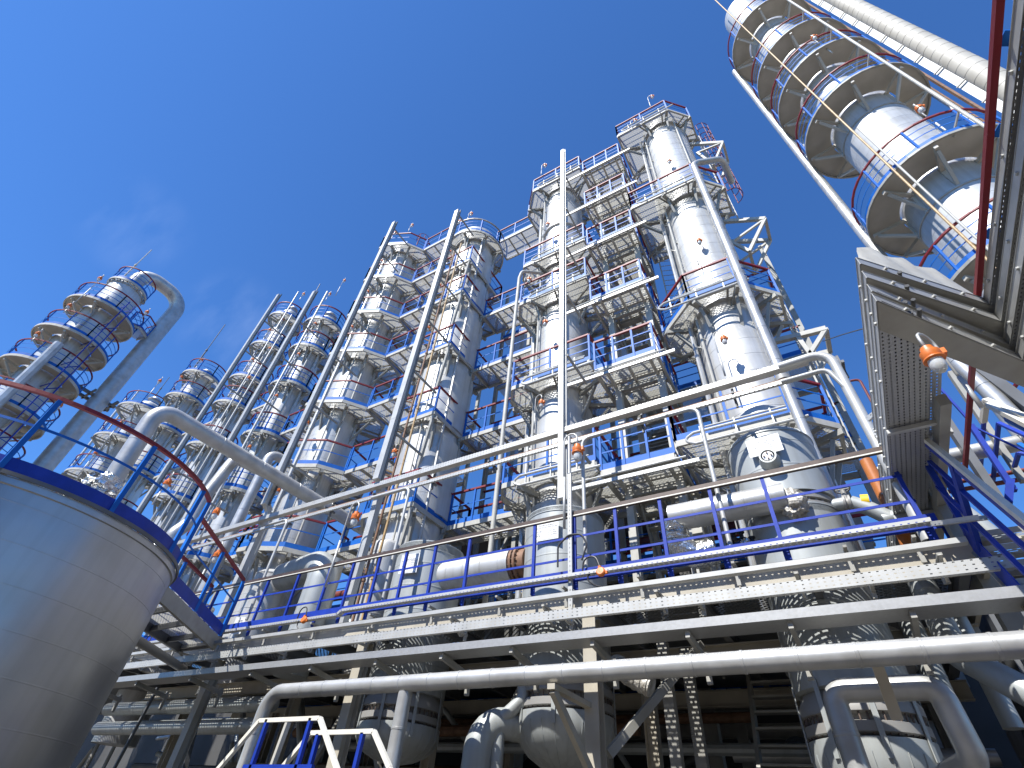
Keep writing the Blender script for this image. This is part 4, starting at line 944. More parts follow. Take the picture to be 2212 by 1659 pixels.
# ================= pipes above the deck =================
q1 = PZ((345, 880), 9.0); q2 = PZ((500, 975), 9.0); q3 = PZ((865, 1180), 9.0); q0 = PX((205, 1035), q1.x)
k = root('insulated_pipe', (-13, 8, 9), 'long bent grey pipe crossing the slim columns from a plastic-wrapped joint', 'pipe')
MB().tube([V((q1.x, q0.y + .3, q0.z)), V((q1.x, q1.y, q1.z)), V((-12.75, 12.3, 9.0))], .20, 28, bend=.42, seams=1.4, bseg=8).build('pipe_run', 'pipe_cladding', k)
A = V((q1.x, q0.y + .22, q0.z - .1))
for i in range(4): crumple(A + V((-.15 * i, -.14 * i + .0, -.3 * i)), .36 - .02 * i, (1, 1, .9), amp=.22, seed=20 + i).build('plastic_wrap', 'foil', k, sharp=10)
k = root('insulated_pipe', (-12.6, 5.6, 6), 'grey foil-footed pipe rising behind the tank railing to the long bent pipe', 'pipe')
b1 = PZ(z3(75, 1395), 9.4); w0 = PX(z2(1075, 235), b1.x); w1 = PX(z2(1005, 370), b1.x); w2 = PX(z2(900, 440), b1.x)
MB().tube([w2 + V((0, .1, -.5)), w2, w1, w0, V((b1.x, b1.y, 9.2)), V((b1.x + .45, b1.y + 2.5, 9.2))], .16, 24, bend=.3, seams=1.5).build('pipe_run', 'pipe_cladding', k)
crumple(w2 + V((0, .0, -.5)), .26, (1, 1, 1.5), seed=31).build('foil_wrap', 'foil', k, sharp=10)
k = root('insulated_pipe', (-12, 7, 6), 'grey elbowed pipe passing behind a leaning cable channel', 'pipe')
b1 = PY(z3(255, 1400), 8.0); MB().tube([V((b1.x, b1.y, 5.0)), V((b1.x, b1.y, b1.z)), V((b1.x + .4, b1.y + 3.0, b1.z))], .17, 24, bend=.3, seams=1.5).build('pipe_run', 'pipe_cladding', k)
k = root('downcomer_pipe', (.55, 8.9, 6), 'bright slim pipe running down to the tallest domed vessel', 'pipe')
c0 = PY(z4(1165, 560), 8.9); c1_ = PY(z5(1780, 350), 8.9)
MB().tube([(c0.x + 1.05, 10.2, c0.z + .25), (c0.x + .95, 9.2, c0.z + .25), (c0.x + .04, 8.9, c0.z + .3), (c0.x + .04, 8.9, c1_.z)], .112, 24, bend=.25, seams=1.1).build('pipe_run', 'pipe_cladding', k)
MB().tube([(c0.x + .04, 8.9, c1_.z + .02), (c0.x + .04, 8.9, 5.2)], .095, 24, seams=1.1).build('lower_run', 'pipe_cladding', k)
MB().lathe((c0.x + .04, 8.9, c1_.z), [(.15, -.05), (.15, .05)], 24).build('collar', 'cap_grey', k)
# rusty and yellow risers before C2
for lab, mt, pa_, pb_ in (('thin rusty riser pipe next to the leaning channel', 'rust', z3(1255, 290), z3(950, 1520)), ('thin yellowed riser pipe with couplings, next to the rusty riser', 'yellow_pipe', z3(1310, 240), z3(965, 1520))):
    A, B = PY(pa_, 8.4), PY(pb_, 8.4); x = (A.x + B.x) / 2
    m = MB().tube([(x, 8.4, 4.6), (x, 8.4, A.z)], .035, 10)
    z = 6.0
    while z < A.z: m.lathe((x, 8.4, z), [(.05, -.03), (.05, .03)], 10); z += 2.7
    single(m, 'riser_pipe', mt, lab, 'pipe')
for i, (pa_, pb_, Y, r_, lab) in enumerate(((zb(1659, 170), zb(890, 1659), 8.2, .05, 'long pale thin pipe slanting down before the slim round-platform column'), (zb(1452, 135), zb(640, 1360), 8.4, .04, 'pale thin conduit crossing the slimmest column from its top'), (zb(1340, 380), zb(590, 1659), 8.6, .035, 'second pale thin conduit along the slimmest column'), (zc(0, 1190), zc(-200, 1659), 8.0, .06, 'short pale pipe beside the leaning channel of the zigzag-platform column'), (za(1320, 1330), za(1090, 1620), 9.0, .06, 'pale thin pipe before the farthest small column'), (za(1230, 1390), za(980, 1659), 9.2, .09, 'flat grey channel before the farthest small column'))):
    A, B = PY(pa_, Y), PY(pb_, Y); x = (A.x + B.x) / 2
    single(MB().tube([(x, Y, min(B.z, 6)), (x, Y, A.z)], r_, 10, seams=2.0), 'riser_pipe', 'channel', lab, 'pipe', 'thin risers before the slim columns')
# white thin upright with bent top at the left of the C2 group
A = PY(z4(120, 1190), 8.8); m = MB().tube([(A.x + .6, 9.4, A.z + .3), (A.x + .1, 8.8, A.z), (A.x, 8.8, A.z - .4), (A.x, 8.8, 5.0)], .06, 14, bend=.25); single(m, 'bent_pipe', 'steel_paint', 'slim white pipe with a bent top beside the channel-hidden column', 'pipe')

# conduits with U-bends in front of the middle platforms
cnd = 0
for c, zs, y, xa, xb in ((C1, P1z, 9.02, -1.6, .5), (C2, [P2z[i] for i in (0, 2, 3, 4, 5)], 9.02, -5.9, -3.8)):
    for i, z in enumerate(zs):
        m = MB().tube([(xb, y, z - .02), (xa + .25, y, z - .02), (xa, y, z - .16), (xa + .25, y, z - .3), (xb + .3, y, z - .3)], .03, 8, bend=.12).tube([(xb, y + .05, z + .1), (xa + .5, y + .05, z + .1)], .02, 8)
        for q in range(3): m.bar((xa + .4 + q * .7, y + .02, z - .34), (xa + .4 + q * .7, y + .02, z + .12), .03, .04)
        single(m, 'cable_conduit', 'channel', 'U-bent conduit on the %s platform edge of the %s' % (ORD[i], 'gooseneck-topped column' if c is C1 else 'channel-hidden column'), 'conduit', 'conduits along platform fronts')

# ================= process frame behind the columns =================
kf = root('pipe_structure', (-6, 15, 0), 'dark open steel frame with pipes behind the columns', 'steel frame')
for x in (-19, -15, -11, -7, -3, 1.2):
    for y in (13.5, 17): MB().bar((x, y, 0), (x, y, 10.2), .28, .28).build('post', 'steel_grey', kf, smooth=False)
for z in (4.2, 7.4, 10.0):
    for y in (13.5, 17): MB().ibeam((-19, y, z), (1.4, y, z), .2, .34).build('beam', 'steel_grey', kf, smooth=False)
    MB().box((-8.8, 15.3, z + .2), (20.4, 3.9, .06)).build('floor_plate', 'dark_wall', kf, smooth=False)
MB().box((-27, 17.6, 3.3), (70, .2, 6.6)).build('shade_backdrop', 'dark_wall', kf, smooth=False)  # dark sheet added as a stand-in for deep shade under the deck
for i in range(9): MB().tube([(-18.5, 14.2 + .3 * (i % 4), 5.2 + .42 * i), (.8, 14.2 + .3 * (i % 4), 5.2 + .42 * i)], .09 + .05 * (i % 3), 12).build('pipe_run', ['rust', 'silver_paint', 'red_pipe'][i % 3], kf)
for i in range(14): x = -18 + 1.4 * i; MB().tube([(x, 14.0 + .5 * (i % 3), 4.3), (x, 14.0 + .5 * (i % 3), 9.8 - (i % 4))], .08 + .04 * (i % 2), 10).build('pipe_run', ['silver_paint', 'rust', 'steel_grey'][i % 3], kf)
railing([(-19, 13.4, 7.65), (1.2, 13.4, 7.65)], kf, step=1.5, beam=None)
railing([(-19, 13.4, 4.45), (1.2, 13.4, 4.45)], kf, step=1.5, beam=None)

# ================= rear platforms and pipes filling the bays behind the columns =================
for bi, (xa, xb, ztop, lab) in enumerate(((-9.5, -6.5, 21.5, 'rear lattice frame with red-railed floors, behind the square-platform column'), (-4.4, 1.9, 17.5, 'rear lattice frame with pipes, behind the stack of square landings'), (-14.6, -11.8, 18.0, 'rear lattice frame, behind the zigzag-platform column'), (-24.0, -18.5, 13.5, 'rear lattice frame, behind the slim round-platform columns'))):
    k = root('rear_lattice', ((xa + xb) / 2, 13.2, 0), lab, 'steel frame', 'rear lattice frames')
    for x in (xa, (xa + xb) / 2, xb):
        for y in (12.7, 14.4): MB().bar((x, y, 4.5), (x, y, ztop + 1), .14, .14).build('post', 'steel_grey', k, smooth=False)
    z = 6.4; n = 0
    while z < ztop:
        for y in (12.7, 14.4): MB().bar((xa, y, z), (xb, y, z), .1, .16).build('beam', 'steel_grey', k, smooth=False)
        o = MB().quad((xa, 12.75, z + .1), (xb, 12.75, z + .1), (xb, 14.35, z + .1), (xa, 14.35, z + .1)).build('floor', 'grating', k, smooth=False)
        railing([(xa, 12.66, z + .1), (xb, 12.66, z + .1)], o, step=1.1, beam=None, split=False)
        if n % 2 == 0: MB().bar((xa, 12.75, z), ((xa + xb) / 2, 12.75, z + 3.1), .07, .08).build('brace', 'steel_grey', k, smooth=False)
        else: MB().bar((xb, 12.75, z), ((xa + xb) / 2, 12.75, z + 3.1), .07, .08).build('brace', 'steel_grey', k, smooth=False)
        z += 3.15; n += 1
    rn = random.Random(40 + bi)
    for i in range(5):
        x = xa + .3 + (xb - xa - .6) * (i + .5 * rn.random()) / 5; r = .05 + .08 * rn.random(); zt = ztop * (.55 + .4 * rn.random()); y = 13.0 + 1.2 * rn.random()
        MB().tube([(x, y, 4.5), (x, y, zt), (x + rn.choice((-.9, .9)), y, zt)], r, 12, bend=.2, seams=1.5).build('pipe_run', rn.choice(['silver_paint', 'pipe_cladding', 'rust', 'silver_paint']), k)
# ================= below the deck =================
k = root('floor_pipes', (-16, 9, 3), 'upper of two dark horizontal pipes under the deck beside the tank', 'pipe')
MB().tube([(-20, 9.0, 3.66), (-12.2, 9.0, 3.6)], .17, 20, seams=1.6).build('pipe_run', 'silver_paint', k)
k = root('floor_pipes', (-16, 9, 3), 'lower of two dark horizontal pipes under the deck beside the tank', 'pipe')
MB().tube([(-20, 9.0, 3.17), (-12.2, 9.0, 3.16)], .17, 20, seams=1.6).build('pipe_run', 'silver_paint', k)
def under(label, pts, r, mt='silver_paint', seams=.5, bend=.3, n=24, name='insulated_pipe'):
    k = root(name, pts[0], label, 'pipe'); MB().tube(pts, r, n, bend=bend, seams=seams).build('pipe_run', mt, k); return k
A = PY(z9(50, 1380), 7.6); B = PY(z9(20, 1650), 7.6)
under('thick dark elbow pipe with bright bands under the long pipe', [(A.x + .55, 8.3, A.z - .02), (A.x - .05, 7.6, A.z - .02), (A.x - .12, 7.6, 0)], .22, 'silver_paint', .4, .4)
A = PY(z9(215, 1260), 7.7); under('slim stepped pipe descending between thick elbow pipe and round vessel bottom', [(A.x + .1, 7.9, 3.9), (A.x + .1, 7.85, A.z), (A.x - .25, 7.75, A.z - .3), (A.x - .27, 7.75, 0)], .10, 'silver_paint', .45, .15)
A = PY(z9(880, 1140), 7.5); B = PY(z9(1000, 1200), 7.5)
k = root('wrapped_pipe', A, 'short pipe end wrapped in torn plastic under the long pipe', 'pipe')
MB().tube([A + V((-.3, .3, .25)), A, B], .13, 18, seams=.1, lip=.012).build('pipe_run', 'wrap', k)
A = PY(z10(600, 1210), 7.2); B = PY(z10(1165, 1190), 7.2)
k = root('pipe_loop', (A.x, 7.2, 0), 'bright bent pipe loop in front of a flanged vessel bottom', 'pipe')
MB().tube([(A.x + .06, 7.2, .0), (A.x + .0, 7.2, A.z - .02), (B.x + .05, 7.2, A.z - .02), (B.x + .1, 7.3, A.z - .62), (B.x - .2, 7.7, A.z - .75)], .12, 28, bend=.14, seams=.5).build('pipe_run', 'pipe_cladding', k)
A = PY(z10(1350, 1060), 8.0); under('stepped dark pipe dappled with mesh-patterned light, beside the pipe loop', [(A.x, 8.2, 4.6), (A.x, 8.2, 3.6), (A.x + .5, 7.8, 3.0), (A.x + .5, 7.8, 0)], .15, 'silver_paint', .3, .2)
under('far dark upright pipe behind the pipe loop', [(.95, 9.3, 4.4), (.95, 9.3, 0)], .14, 'silver_paint', .8, 0)
under('bright horizontal pipe seen far under the deck between the posts', [(-2.4, 12.2, 3.1), (1.6, 12.2, 3.1)], .12, 'pipe_cladding', .8, 0)
under('thin dark red pipe crossing low behind the vessel bottoms', [(-6, 10.8, 2.0), (1.6, 10.8, 2.0)], .05, 'red_pipe', 0, 0)
# inclined steel stair under the deck
k = root('steel_stair', (-1.2, 10, 0), 'dark open-tread steel stair under the deck between the vessels', 'stairs')
for x in (-1.75, -.55): MB().bar((x, 9.2, .2), (x, 11.8, 4.3), .06, .22).build('stringer', 'steel_grey', k, smooth=False)
for i in range(15): t = (i + .5) / 15; MB().box((-1.15, 9.2 + 2.6 * t, .2 + 4.1 * t), (1.14, .24, .035)).build('tread', 'steel_grey', k, smooth=False)
MB().bar((-.5, 9.0, 1.3), (-.5, 11.6, 5.3), .05, .05).bar((-.5, 9.3, .4), (-.5, 9.3, 1.7), .05, .05).bar((-.5, 10.6, 2.5), (-.5, 10.6, 3.7), .05, .05).build('handrail', 'blue', k, smooth=False)
# leaning legs and braces
for i, (a, b, Y, lab) in enumerate(((z9(1050, 1140), z9(1190, 1659), 8.9, 'thick grey steel leg under the deck near the torn plastic wrap'), (z9(1180, 1150), z9(1330, 1659), 9.4, 'thinner grey steel leg beside the dark stair under the deck'))):
    A, B = PY(a, Y), PY(b, Y); x = (A.x + B.x) / 2
    single(MB().bar((x, Y, 0), (x, Y, 4.2), .16, .16), 'support_post', 'steel_grey', lab, 'support', smooth=False)
single(MB().bar((-3.0, 7.4, 2.5), (-1.9, 8.8, 4.1), .09, .11), 'brace', 'steel_grey', 'diagonal grey brace rising from the cream post under the deck', 'support', smooth=False)
single(MB().bar((-15.2, 7.5, 0), (-14.6, 7.4, 3.7), .05, .06), 'brace', 'steel_dark', 'thin dark strut in front of the two dark horizontal pipes', 'support', smooth=False)
single(MB().bar((-13.9, 8.3, 3.1), (-12.9, 8.3, 0), .12, .12), 'brace', 'steel_dark', 'dark diagonal strut in front of the corrugated lean-to', 'support', smooth=False)
# corrugated sheet lean-to far under the deck on the left
k = root('lean_to', (-14, 11, 0), 'corrugated sheet lean-to wall in dim light under the deck', 'shed')
m = MB(); n = 80
for i in range(n):
    x0, x1 = -17 + 9 * i / n, -17 + 9 * (i + 1) / n; y0, y1 = 10.6 + .03 * math.sin(i * 1.26), 10.6 + .03 * math.sin((i + 1) * 1.26)
    m.quad((x0, y0, 0), (x1, y1, 0), (x1, y1 + .9, 2.7), (x0, y0 + .9, 2.7)); m.quad((x1, y1 + .03, 0), (x0, y0 + .03, 0), (x0, y0 + .93, 2.7), (x1, y1 + .93, 2.7))
m.build('wall_sheet', 'roof_sheet', k, smooth=False)
MB().box((-12.5, 10.55, 1.4), (9, .08, .1)).build('rail', 'steel_dark', k, smooth=False)

# low white and blue stair guards in the foreground
k = root('stair_guard', (-5.6, 5, 0), 'taller white square-tube guard with blue uprights under the long pipe', 'railing', 'white and navy stair guards')
YG = 5.2
def G(p, dy=0): return PY(p, YG + dy)
pts = [G(z8(110, 1659)), G(z8(340, 1392)), G(z8(680, 1378)), G(z8(775, 1659))]
m = MB()
for a, b in zip(pts[:-1], pts[1:]): m.bar(a, b, .05, .05, (0, 1, 0))
pb_ = G(z8(60, 1720)); m.bar(pts[0], pts[0] + (pts[0] - pts[1]) * .6, .05, .05, (0, 1, 0)); m.bar(pts[3], pts[3] + (pts[3] - pts[2]) * .6, .05, .05, (0, 1, 0))
m.build('top_rail', 'cream_rail', k, smooth=False)
m = MB()
for a, b in ((z8(385, 1385), z8(290, 1659)), (z8(632, 1378), z8(548, 1659))):
    A, B = G(a), G(b); MB().bar(A, A + (B - A) * 1.8, .05, .05, (0, 1, 0)).build('upright', 'shaded_blue', k, smooth=False)
MB().bar(G(z8(250, 1655)), G(z8(640, 1655)), .05, .05).build('cross_bar', 'shaded_blue', k, smooth=False)
k = root('stair_guard', (-4.6, 5.8, 0), 'lower white square-tube guard with blue uprights, overlapped by the taller one', 'railing', 'white and navy stair guards')
pts = [G(z8(465, 1659), .6), G(z8(632, 1462), .6), G(z8(985, 1452), .6), G(z8(1075, 1659), .6)]; m = MB()
for a, b in zip(pts[:-1], pts[1:]): m.bar(a, b, .055, .055, (0, 1, 0))
m.bar(pts[0], pts[0] + (pts[0] - pts[1]) * .6, .05, .05, (0, 1, 0)); m.bar(pts[3], pts[3] + (pts[3] - pts[2]) * .6, .05, .05, (0, 1, 0))
m.build('top_rail', 'cream_rail', k, smooth=False); m = MB()
for a, b in ((z8(672, 1468), z8(620, 1659)), (z8(925, 1460), z8(878, 1659))):
    A, B = G(a, .6), G(b, .6); MB().bar(A, A + (B - A) * 1.8, .055, .055, (0, 1, 0)).build('upright', 'shaded_blue', k, smooth=False)
single(MB().bar(PY(z8(420, 1659), 5.6) + V((-.1, 0, -.6)), PY(z8(500, 1400), 5.6), .05, .07, (0, 1, 0)), 'slanting_post', 'steel_paint', 'pale slanting post standing between the two white guards', 'support', smooth=False)

# ================= blue stair at the right =================
XS = 1.6
k = root('blue_stair', (XS, 5.5, 0), 'steep stair with blue railing, cream handrails and perforated treads', 'stairs')
def S(p, X=XS): return PX(p, X)
A = V((XS, 7.06, 4.72)); d = V((0, -.59, -.81)).normalized()
for x in (XS, XS + .85):
    MB().bar(V((x, 7.1, 4.55)), V((x, 7.1, 4.55)) + d * 5.4, .012, .24, (0, -.81, .59)).build('stringer', 'shaded_blue', k, smooth=False)
    MB().bar(V((x - .01, 7.1, 4.55)) + V((0, .81, -.59)) * .13, V((x - .01, 7.1, 4.55)) + d * 5.4 + V((0, .81, -.59)) * .13, .05, .02, (0, -.81, .59)).build('stringer_flange', 'cream_beam', k, smooth=False)
nrm = V((0, -.81, .59)); B0 = V((XS, 7.1, 4.55))
for off in (.0, .85):
    o_ = V((off, 0, 0)); m = MB()
    for t in (.35, 1.75, 3.15, 4.5): m.bar(B0 + d * t + o_, B0 + d * t + nrm * 1.02 + o_, .11, .05, (1, 0, 0))
    m.build('post', 'shaded_blue', k, smooth=False)
    m = MB()
    for q in (.38, .72): m.bar(B0 + nrm * q + o_ - d * .45, B0 + d * 5 + nrm * q + o_, .03, .045, (1, 0, 0))
    m.bar(B0 + nrm * .98 + o_ - d * .6, B0 + d * 5 + nrm * .98 + o_, .05, .03, (1, 0, 0))
    m.build('mid_rail', 'shaded_blue' if off == 0 else 'blue', k, smooth=False)
    MB().bar(B0 + nrm * 1.06 + o_ - d * .95, B0 + d * 5 + nrm * 1.06 + o_, .06, .05, (1, 0, 0)).build('top_rail', 'cream_rail', k, smooth=False)
for i in range(18):
    c = B0 + d * (.12 + .29 * i) ; t = MB(); y, z = c.y, c.z
    t.quad((XS + .01, y - .11, z), (XS + .84, y - .11, z), (XS + .84, y + .13, z), (XS + .01, y + .13, z))
    o = t.build('tread', 'tread_mesh', k, smooth=False)
    MB().bar((XS + .01, y - .125, z - .02), (XS + .84, y - .125, z - .02), .012, .06).bar((XS + .01, y + .135, z - .02), (XS + .84, y + .135, z - .02), .012, .06).build('nosing', 'steel_paint', o, smooth=False)
MB().bar((1.34, 7.03, 5.72), (1.34 + .27, 7.03, 5.72), .05, .05).bar((1.62, 7.03, 4.5), (1.62, 7.03, 5.78), .06, .06).build('gate_post', 'shaded_blue', k, smooth=False)
# landing rail going back from the deck end
k2_ = root('deck_end_rail', (1.7, 8, 4.5), 'blue railing running back from the front along the deck end', 'railing')
railing([(1.74, 7.15, 4.5), (1.74, 12.4, 4.5)], k2_, h=1.2, toe=.2, toem='shaded_blue', post='shaded_blue', top='cream_beam', beam=.2, beamm='cream_beam', step=1.3)

# ================= stacked zigzag cable trays overhead at the right =================
H0 = 4.4
class Rails:
    def __init__(s, k): s.k = k
    def bar(s, p0, p1, w, h):
        m = MB().bar(p0, p1, w, h)
        m.build('side_rail' if h > .02 else 'rail_lip', 'channel', s.k, smooth=False)
for i in range(4):
    hi = H0 / (1, 1.05, 1.10, 1.155)[i]; z = CAM_Z + hi; s = hi / 4.0
    L = [(1.18, 3.59), (1.22, 3.78), (1.25, 3.97), (1.28, 4.11)][i]; Rr = [(2.17, 4.63), (2.28, 4.91), (2.37, 5.32), (2.50, 5.61)][i]
    Lc = V((L[0] * H0 / 4, L[1] * H0 / 4, 0)); Rc = V((Rr[0] * H0 / 4, Rr[1] * H0 / 4, 0))
    Lc = V(tuple(PZ([zf(100, 370), zf(160, 500), zf(210, 630), zf(255, 720)][i], z))); Rc = V(tuple(PZ([zf(1330, 760), zf(1440, 920), zf(1520, 1150), zf(1640, 1290)][i], z)))
    k = root('cable_tray', (Rc.x, Rc.y, z), '%s of four stacked grey cable trays zigzagging overhead' % ['uppermost', 'second from above', 'third from above', 'lowest'][i], 'cable tray', 'stacked overhead cable trays')
    W = .40; H = .11; up = V((0, 0, 1)); dl = (Lc - Rc).normalized(); nl = V((dl.y, -dl.x, 0))     # nl points to the far side
    far = V((Lc.x, 12.4, z)); near = V((Rc.x, -3.0, z)); X1 = V((1, 0, 0))
    rr, bt, cl = Rails(k), MB(), MB()
    # side rails: near edge along the whole zigzag
    rr.bar(near + up * H / 2, Rc + V((0, .0, H / 2)), .004, H); rr.bar(Rc + up * H / 2, Lc + up * H / 2, .004, H); rr.bar(Lc + up * H / 2, far + up * H / 2, .004, H)
    for a, b in ((near, Rc), (Rc, Lc), (Lc, far)):
        rr.bar(a + up * H, b + up * H, .016, .004); rr.bar(a + up * .002, b + up * .002, .016, .004)
    rr.bar(near + X1 * W + up * H / 2, Rc + X1 * W + V((0, .5, H / 2)), .004, H); rr.bar(V((Rc.x + W, Rc.y + W * .95 + W * (Rc.y - Lc.y) / (Rc.x - Lc.x), z + H / 2)), V((Lc.x + W, Lc.y + W * .95 + W * (Rc.y - Lc.y) / (Rc.x - Lc.x), z + H / 2)), .004, H); rr.bar(Lc + X1 * W + V((0, .9, H / 2)), far + X1 * W + up * H / 2, .004, H)
    sl = (Rc.y - Lc.y) / (Rc.x - Lc.x); dq = V((0, 0, -.004))
    for pg in ([near, V((Rc.x, Rc.y, z)), V((Rc.x + W, Rc.y + W * sl, z)), V((near.x + W, near.y, z))], [V((Lc.x, Lc.y, z)), far, far + X1 * W, V((Lc.x + W, Lc.y + W * sl, z))]):
        for o_, rv in ((dq, 0), (dq + V((0, 0, .003)), 1)):
            g_ = [p + o_ for p in pg]; bt.add(g_, [(3, 2, 1, 0) if rv else (0, 1, 2, 3)], [[(p.y, p.x) for p in (reversed(g_) if rv else g_)]])
    bt.build('tray_bottom', 'slotted', k, smooth=False)
    aa = W * .95; sl = (Rc.y - Lc.y) / (Rc.x - Lc.x); P3 = V((Lc.x, Lc.y + aa, z)); P4 = V((Rc.x + W, Rc.y + aa + W * sl, z)); P5 = V((Rc.x + W, Rc.y, z))
    bl = MB(); dz = V((0, 0, -.009)); pg = [Rc + dz, Lc + dz, P3 + dz, P4 + dz, P5 + dz]
    bl.add(pg, [(0, 1, 2, 3, 4)], [[(p.x, p.y) for p in pg]]); dz2 = V((0, 0, .003)); bl.add([p + dz2 for p in pg], [(4, 3, 2, 1, 0)], [[(p.x, p.y) for p in reversed(pg)]]); bl.build('link_bottom', 'steel_grey', k, smooth=False)
    c = MB()
    for q in range(5):
        for kq in range(4): a = V((Rc.x + .05 + .07 * q, -3 + 0 * kq, z + .03)); 
        c.tube([(Rc.x + .05 + .07 * q, -3, z + .03), (Rc.x + .05 + .07 * q, Rc.y - .05, z + .03)], .02 + .006 * (q % 2), 7); c.tube([(Lc.x + .05 + .07 * q, Lc.y + .3, z + .03), (Lc.x + .05 + .07 * q, 12.3, z + .03)], .02 + .006 * (q % 2), 7)
        c.tube([Rc + V((.02, .06 + .07 * q, .03)), Lc + V((.03, .06 + .07 * q, .03))], .02, 7)
    c.build('cables', 'cable', k)
    CLIP = lambda a_, b_: MB().bar(a_, b_, .03, .02).build('clip', 'channel', k, smooth=False)
    for yv in [Lc.y + .35 + .9 * q for q in range(7)]: CLIP((Lc.x - .02, yv, z + H / 2), (Lc.x + .01, yv, z + H / 2))
    for yv in [Rc.y - .3 - .7 * q for q in range(7)]: CLIP((Rc.x - .02, yv, z + H / 2), (Rc.x + .01, yv, z + H / 2))
    for q in range(3): p = Rc.lerp(Lc, .2 + .3 * q); CLIP(p - nl * .025 + up * H / 2, p + nl * .01 + up * H / 2)
    if i == 0: T0 = (Lc, Rc, nl, dl, z)
    if i == 3: T3 = (Lc, Rc, nl, dl, z)
Lc, Rc, nl, dl, z = T0
# sheet cover standing on the outer link edge
k = root('sheet_cover', (Rc.lerp(Lc, .5)), 'bright bent sheet metal cover standing on the uppermost zigzag tray', 'sheet metal')
a, b = Rc + V((-.03, -.02, z * 0 + .1)), Lc + V((.1, .1, .1)); m = MB(); n = 24; rows = 6; hh = .66
grid = [[a.lerp(b, u / n) - nl * (.0 + .02 * math.sin(u * .9) * (w_ / rows)) + nl * (.12 * (w_ / rows)) + up * (hh * w_ / rows * (1 if u < n * .78 else 1 - .9 * (u / n - .78) / .22) + .008 * math.sin(u * 1.7 + w_)) for u in range(n + 1)] for w_ in range(rows + 1)]
off = nl * .003
for w_ in range(rows):
    for u in range(n):
        q = [grid[w_][u], grid[w_][u + 1], grid[w_ + 1][u + 1], grid[w_ + 1][u]]; m.add(q, [(0, 1, 2, 3)]); m.add([p + off for p in q], [(3, 2, 1, 0)])
m.build('cover_sheet', 'steel_paint', k)
# hangers carrying the stack
k = root('tray_support_frame', (1.3, 6, 0), 'grey upright frame post with arms that carries the stacked overhead trays', 'support')
Lc3, Rc3, nl3, dl3, z3v = T3
pst = PZ(zf(700, 1300), z3v - .4)
m = MB()
m.bar((Lc3.x + .5, 5.6, z3v - .05), (Lc3.x + .5, 12, z3v - .05), .10, .14)
m.build('beam', 'steel_grey', k, smooth=False)
for yv in (6.0, 8.2, 10.4): MB().bar((Lc3.x - .02, yv, z3v - .05), (Lc3.x + .55, yv, z3v - .05), .05, .05).build('arm', 'channel', k, smooth=False)
MB().bar((Lc3.x + .55, 8.0, 0), (Lc3.x + .55, 8.0, 6.4), .2, .2).build('post', 'steel_grey', k, smooth=False)
# perforated second tray beside the lower run
front_tray('cable_tray', [(Lc3.x + .46, 4.9, z3v + .12), (Lc3.x + .46, 12.3, z3v + .12)], .2, .06, 'slotted', 'single slotted tray running beside the stacked trays into the distance', group='stacked overhead cable trays')
# white branch trays joining
A = PY(ze(60, 150), 6.6)
b0, b1, b2 = PY(ze(110, 340), 6.7), PY(ze(250, 390), 6.7), PY(ze(500, 300), 6.7)
front_tray('cable_tray', [V((1.28, 7.1, b1.z)), V((b2.x, 6.9, b1.z))], .16, .07, 'slotted_tray', 'bright short branch tray reaching to the stacked trays', up=(0, -1, 0), group='branch trays by the stacked trays')
c0_, c1_ = PY(ze(110, 270), 6.7), PY(ze(320, 230), 6.7)
front_tray('cable_tray', [V((1.28, 7.1, c0_.z)), V((c1_.x, 6.9, c0_.z + .02))], .07, .04, 'slotted_tray', 'thin upper branch tray above the bright short one', up=(0, -1, 0), group='branch trays by the stacked trays')
d0_, d1_ = PY(ze(500, 610), 6.5), PY(ze(980, 530), 6.5)
front_tray('cable_tray', [d0_, V((d1_.x, 6.5, d0_.z))], .08, .05, 'slotted_tray', 'slotted tray arm reaching across to the leaning grey beam', up=(0, -1, 0), group='branch trays by the stacked trays')
# slotted vertical tray down the deck corner
m = MB().tube([(RX1 + .02, 7.27, 6.3), (RX1 + .02, 7.27, 4.55)], .02, 8); single(m, 'corner_conduit', 'cable', 'dark cable hanging down at the end of the deck rail', 'cable')

# red uprights at the right
x, y = 2.1 * 1.1, 0
Lc, Rc, nl, dl, z = T0
k = root('red_rail', (Rc.x - .1, 3, z), 'dark red overhead handrail with blue arms beside the stacked trays', 'handrail')
rf = None; zr = z + .15; r0 = PZ(zg(1430, 0), zr); r1 = PZ(zf(1270, 400), zr)
MB().bar(r1 + (r0 - r1) * 2.5, PZ(ze(1090, 900), zr), .05, .05).build('rail', 'red', k, smooth=False)
for p in (zg(1440, 400), zg(1380, 1340), zf(1300, 90)):
    A = PZ(p, zr); m = MB().bar(A + V((0, 0, .03)), V((Rc.x + .12, A.y + .06, z + .1)), .10, .02); m.build('arm', 'blue', k, smooth=False)

# structure further right: leaning grey beam, silver pipes, red post, blue braces
YB = 9.0
def PB(p): return PY(p, YB)
for lab, a, b, w_, mt in (('broad leaning grey beam rising behind the blue stair', ze(760, 200), ze(1420, 1200), .17, 'steel_dark'),
                          ('slanting grey beam beside the slanting silver pipe', ze(950, -20), ze(1650, 1010), .12, 'steel_grey'),
                          ('widest dark slanting beam under the stacked trays', ze(1230, -30), ze(1700, 330), .26, 'steel_dark')):
    A, B = PB(a), PB(b); single(MB().bar(A, B, w_ * .6, w_, (0, 1, 0)), 'inclined_beam', mt, lab, 'steel beam', smooth=False)
k = root('silver_pipe', PB(ze(700, 0)), 'bright silver pipe slanting down from under the stacked trays', 'pipe')
MB().tube([PB(zf(790, 1080)), PB(zf(1400, 1659)), PB(ze(1900, 760))], .12, 24, seams=.7).build('pipe_run', 'pipe_cladding', k)
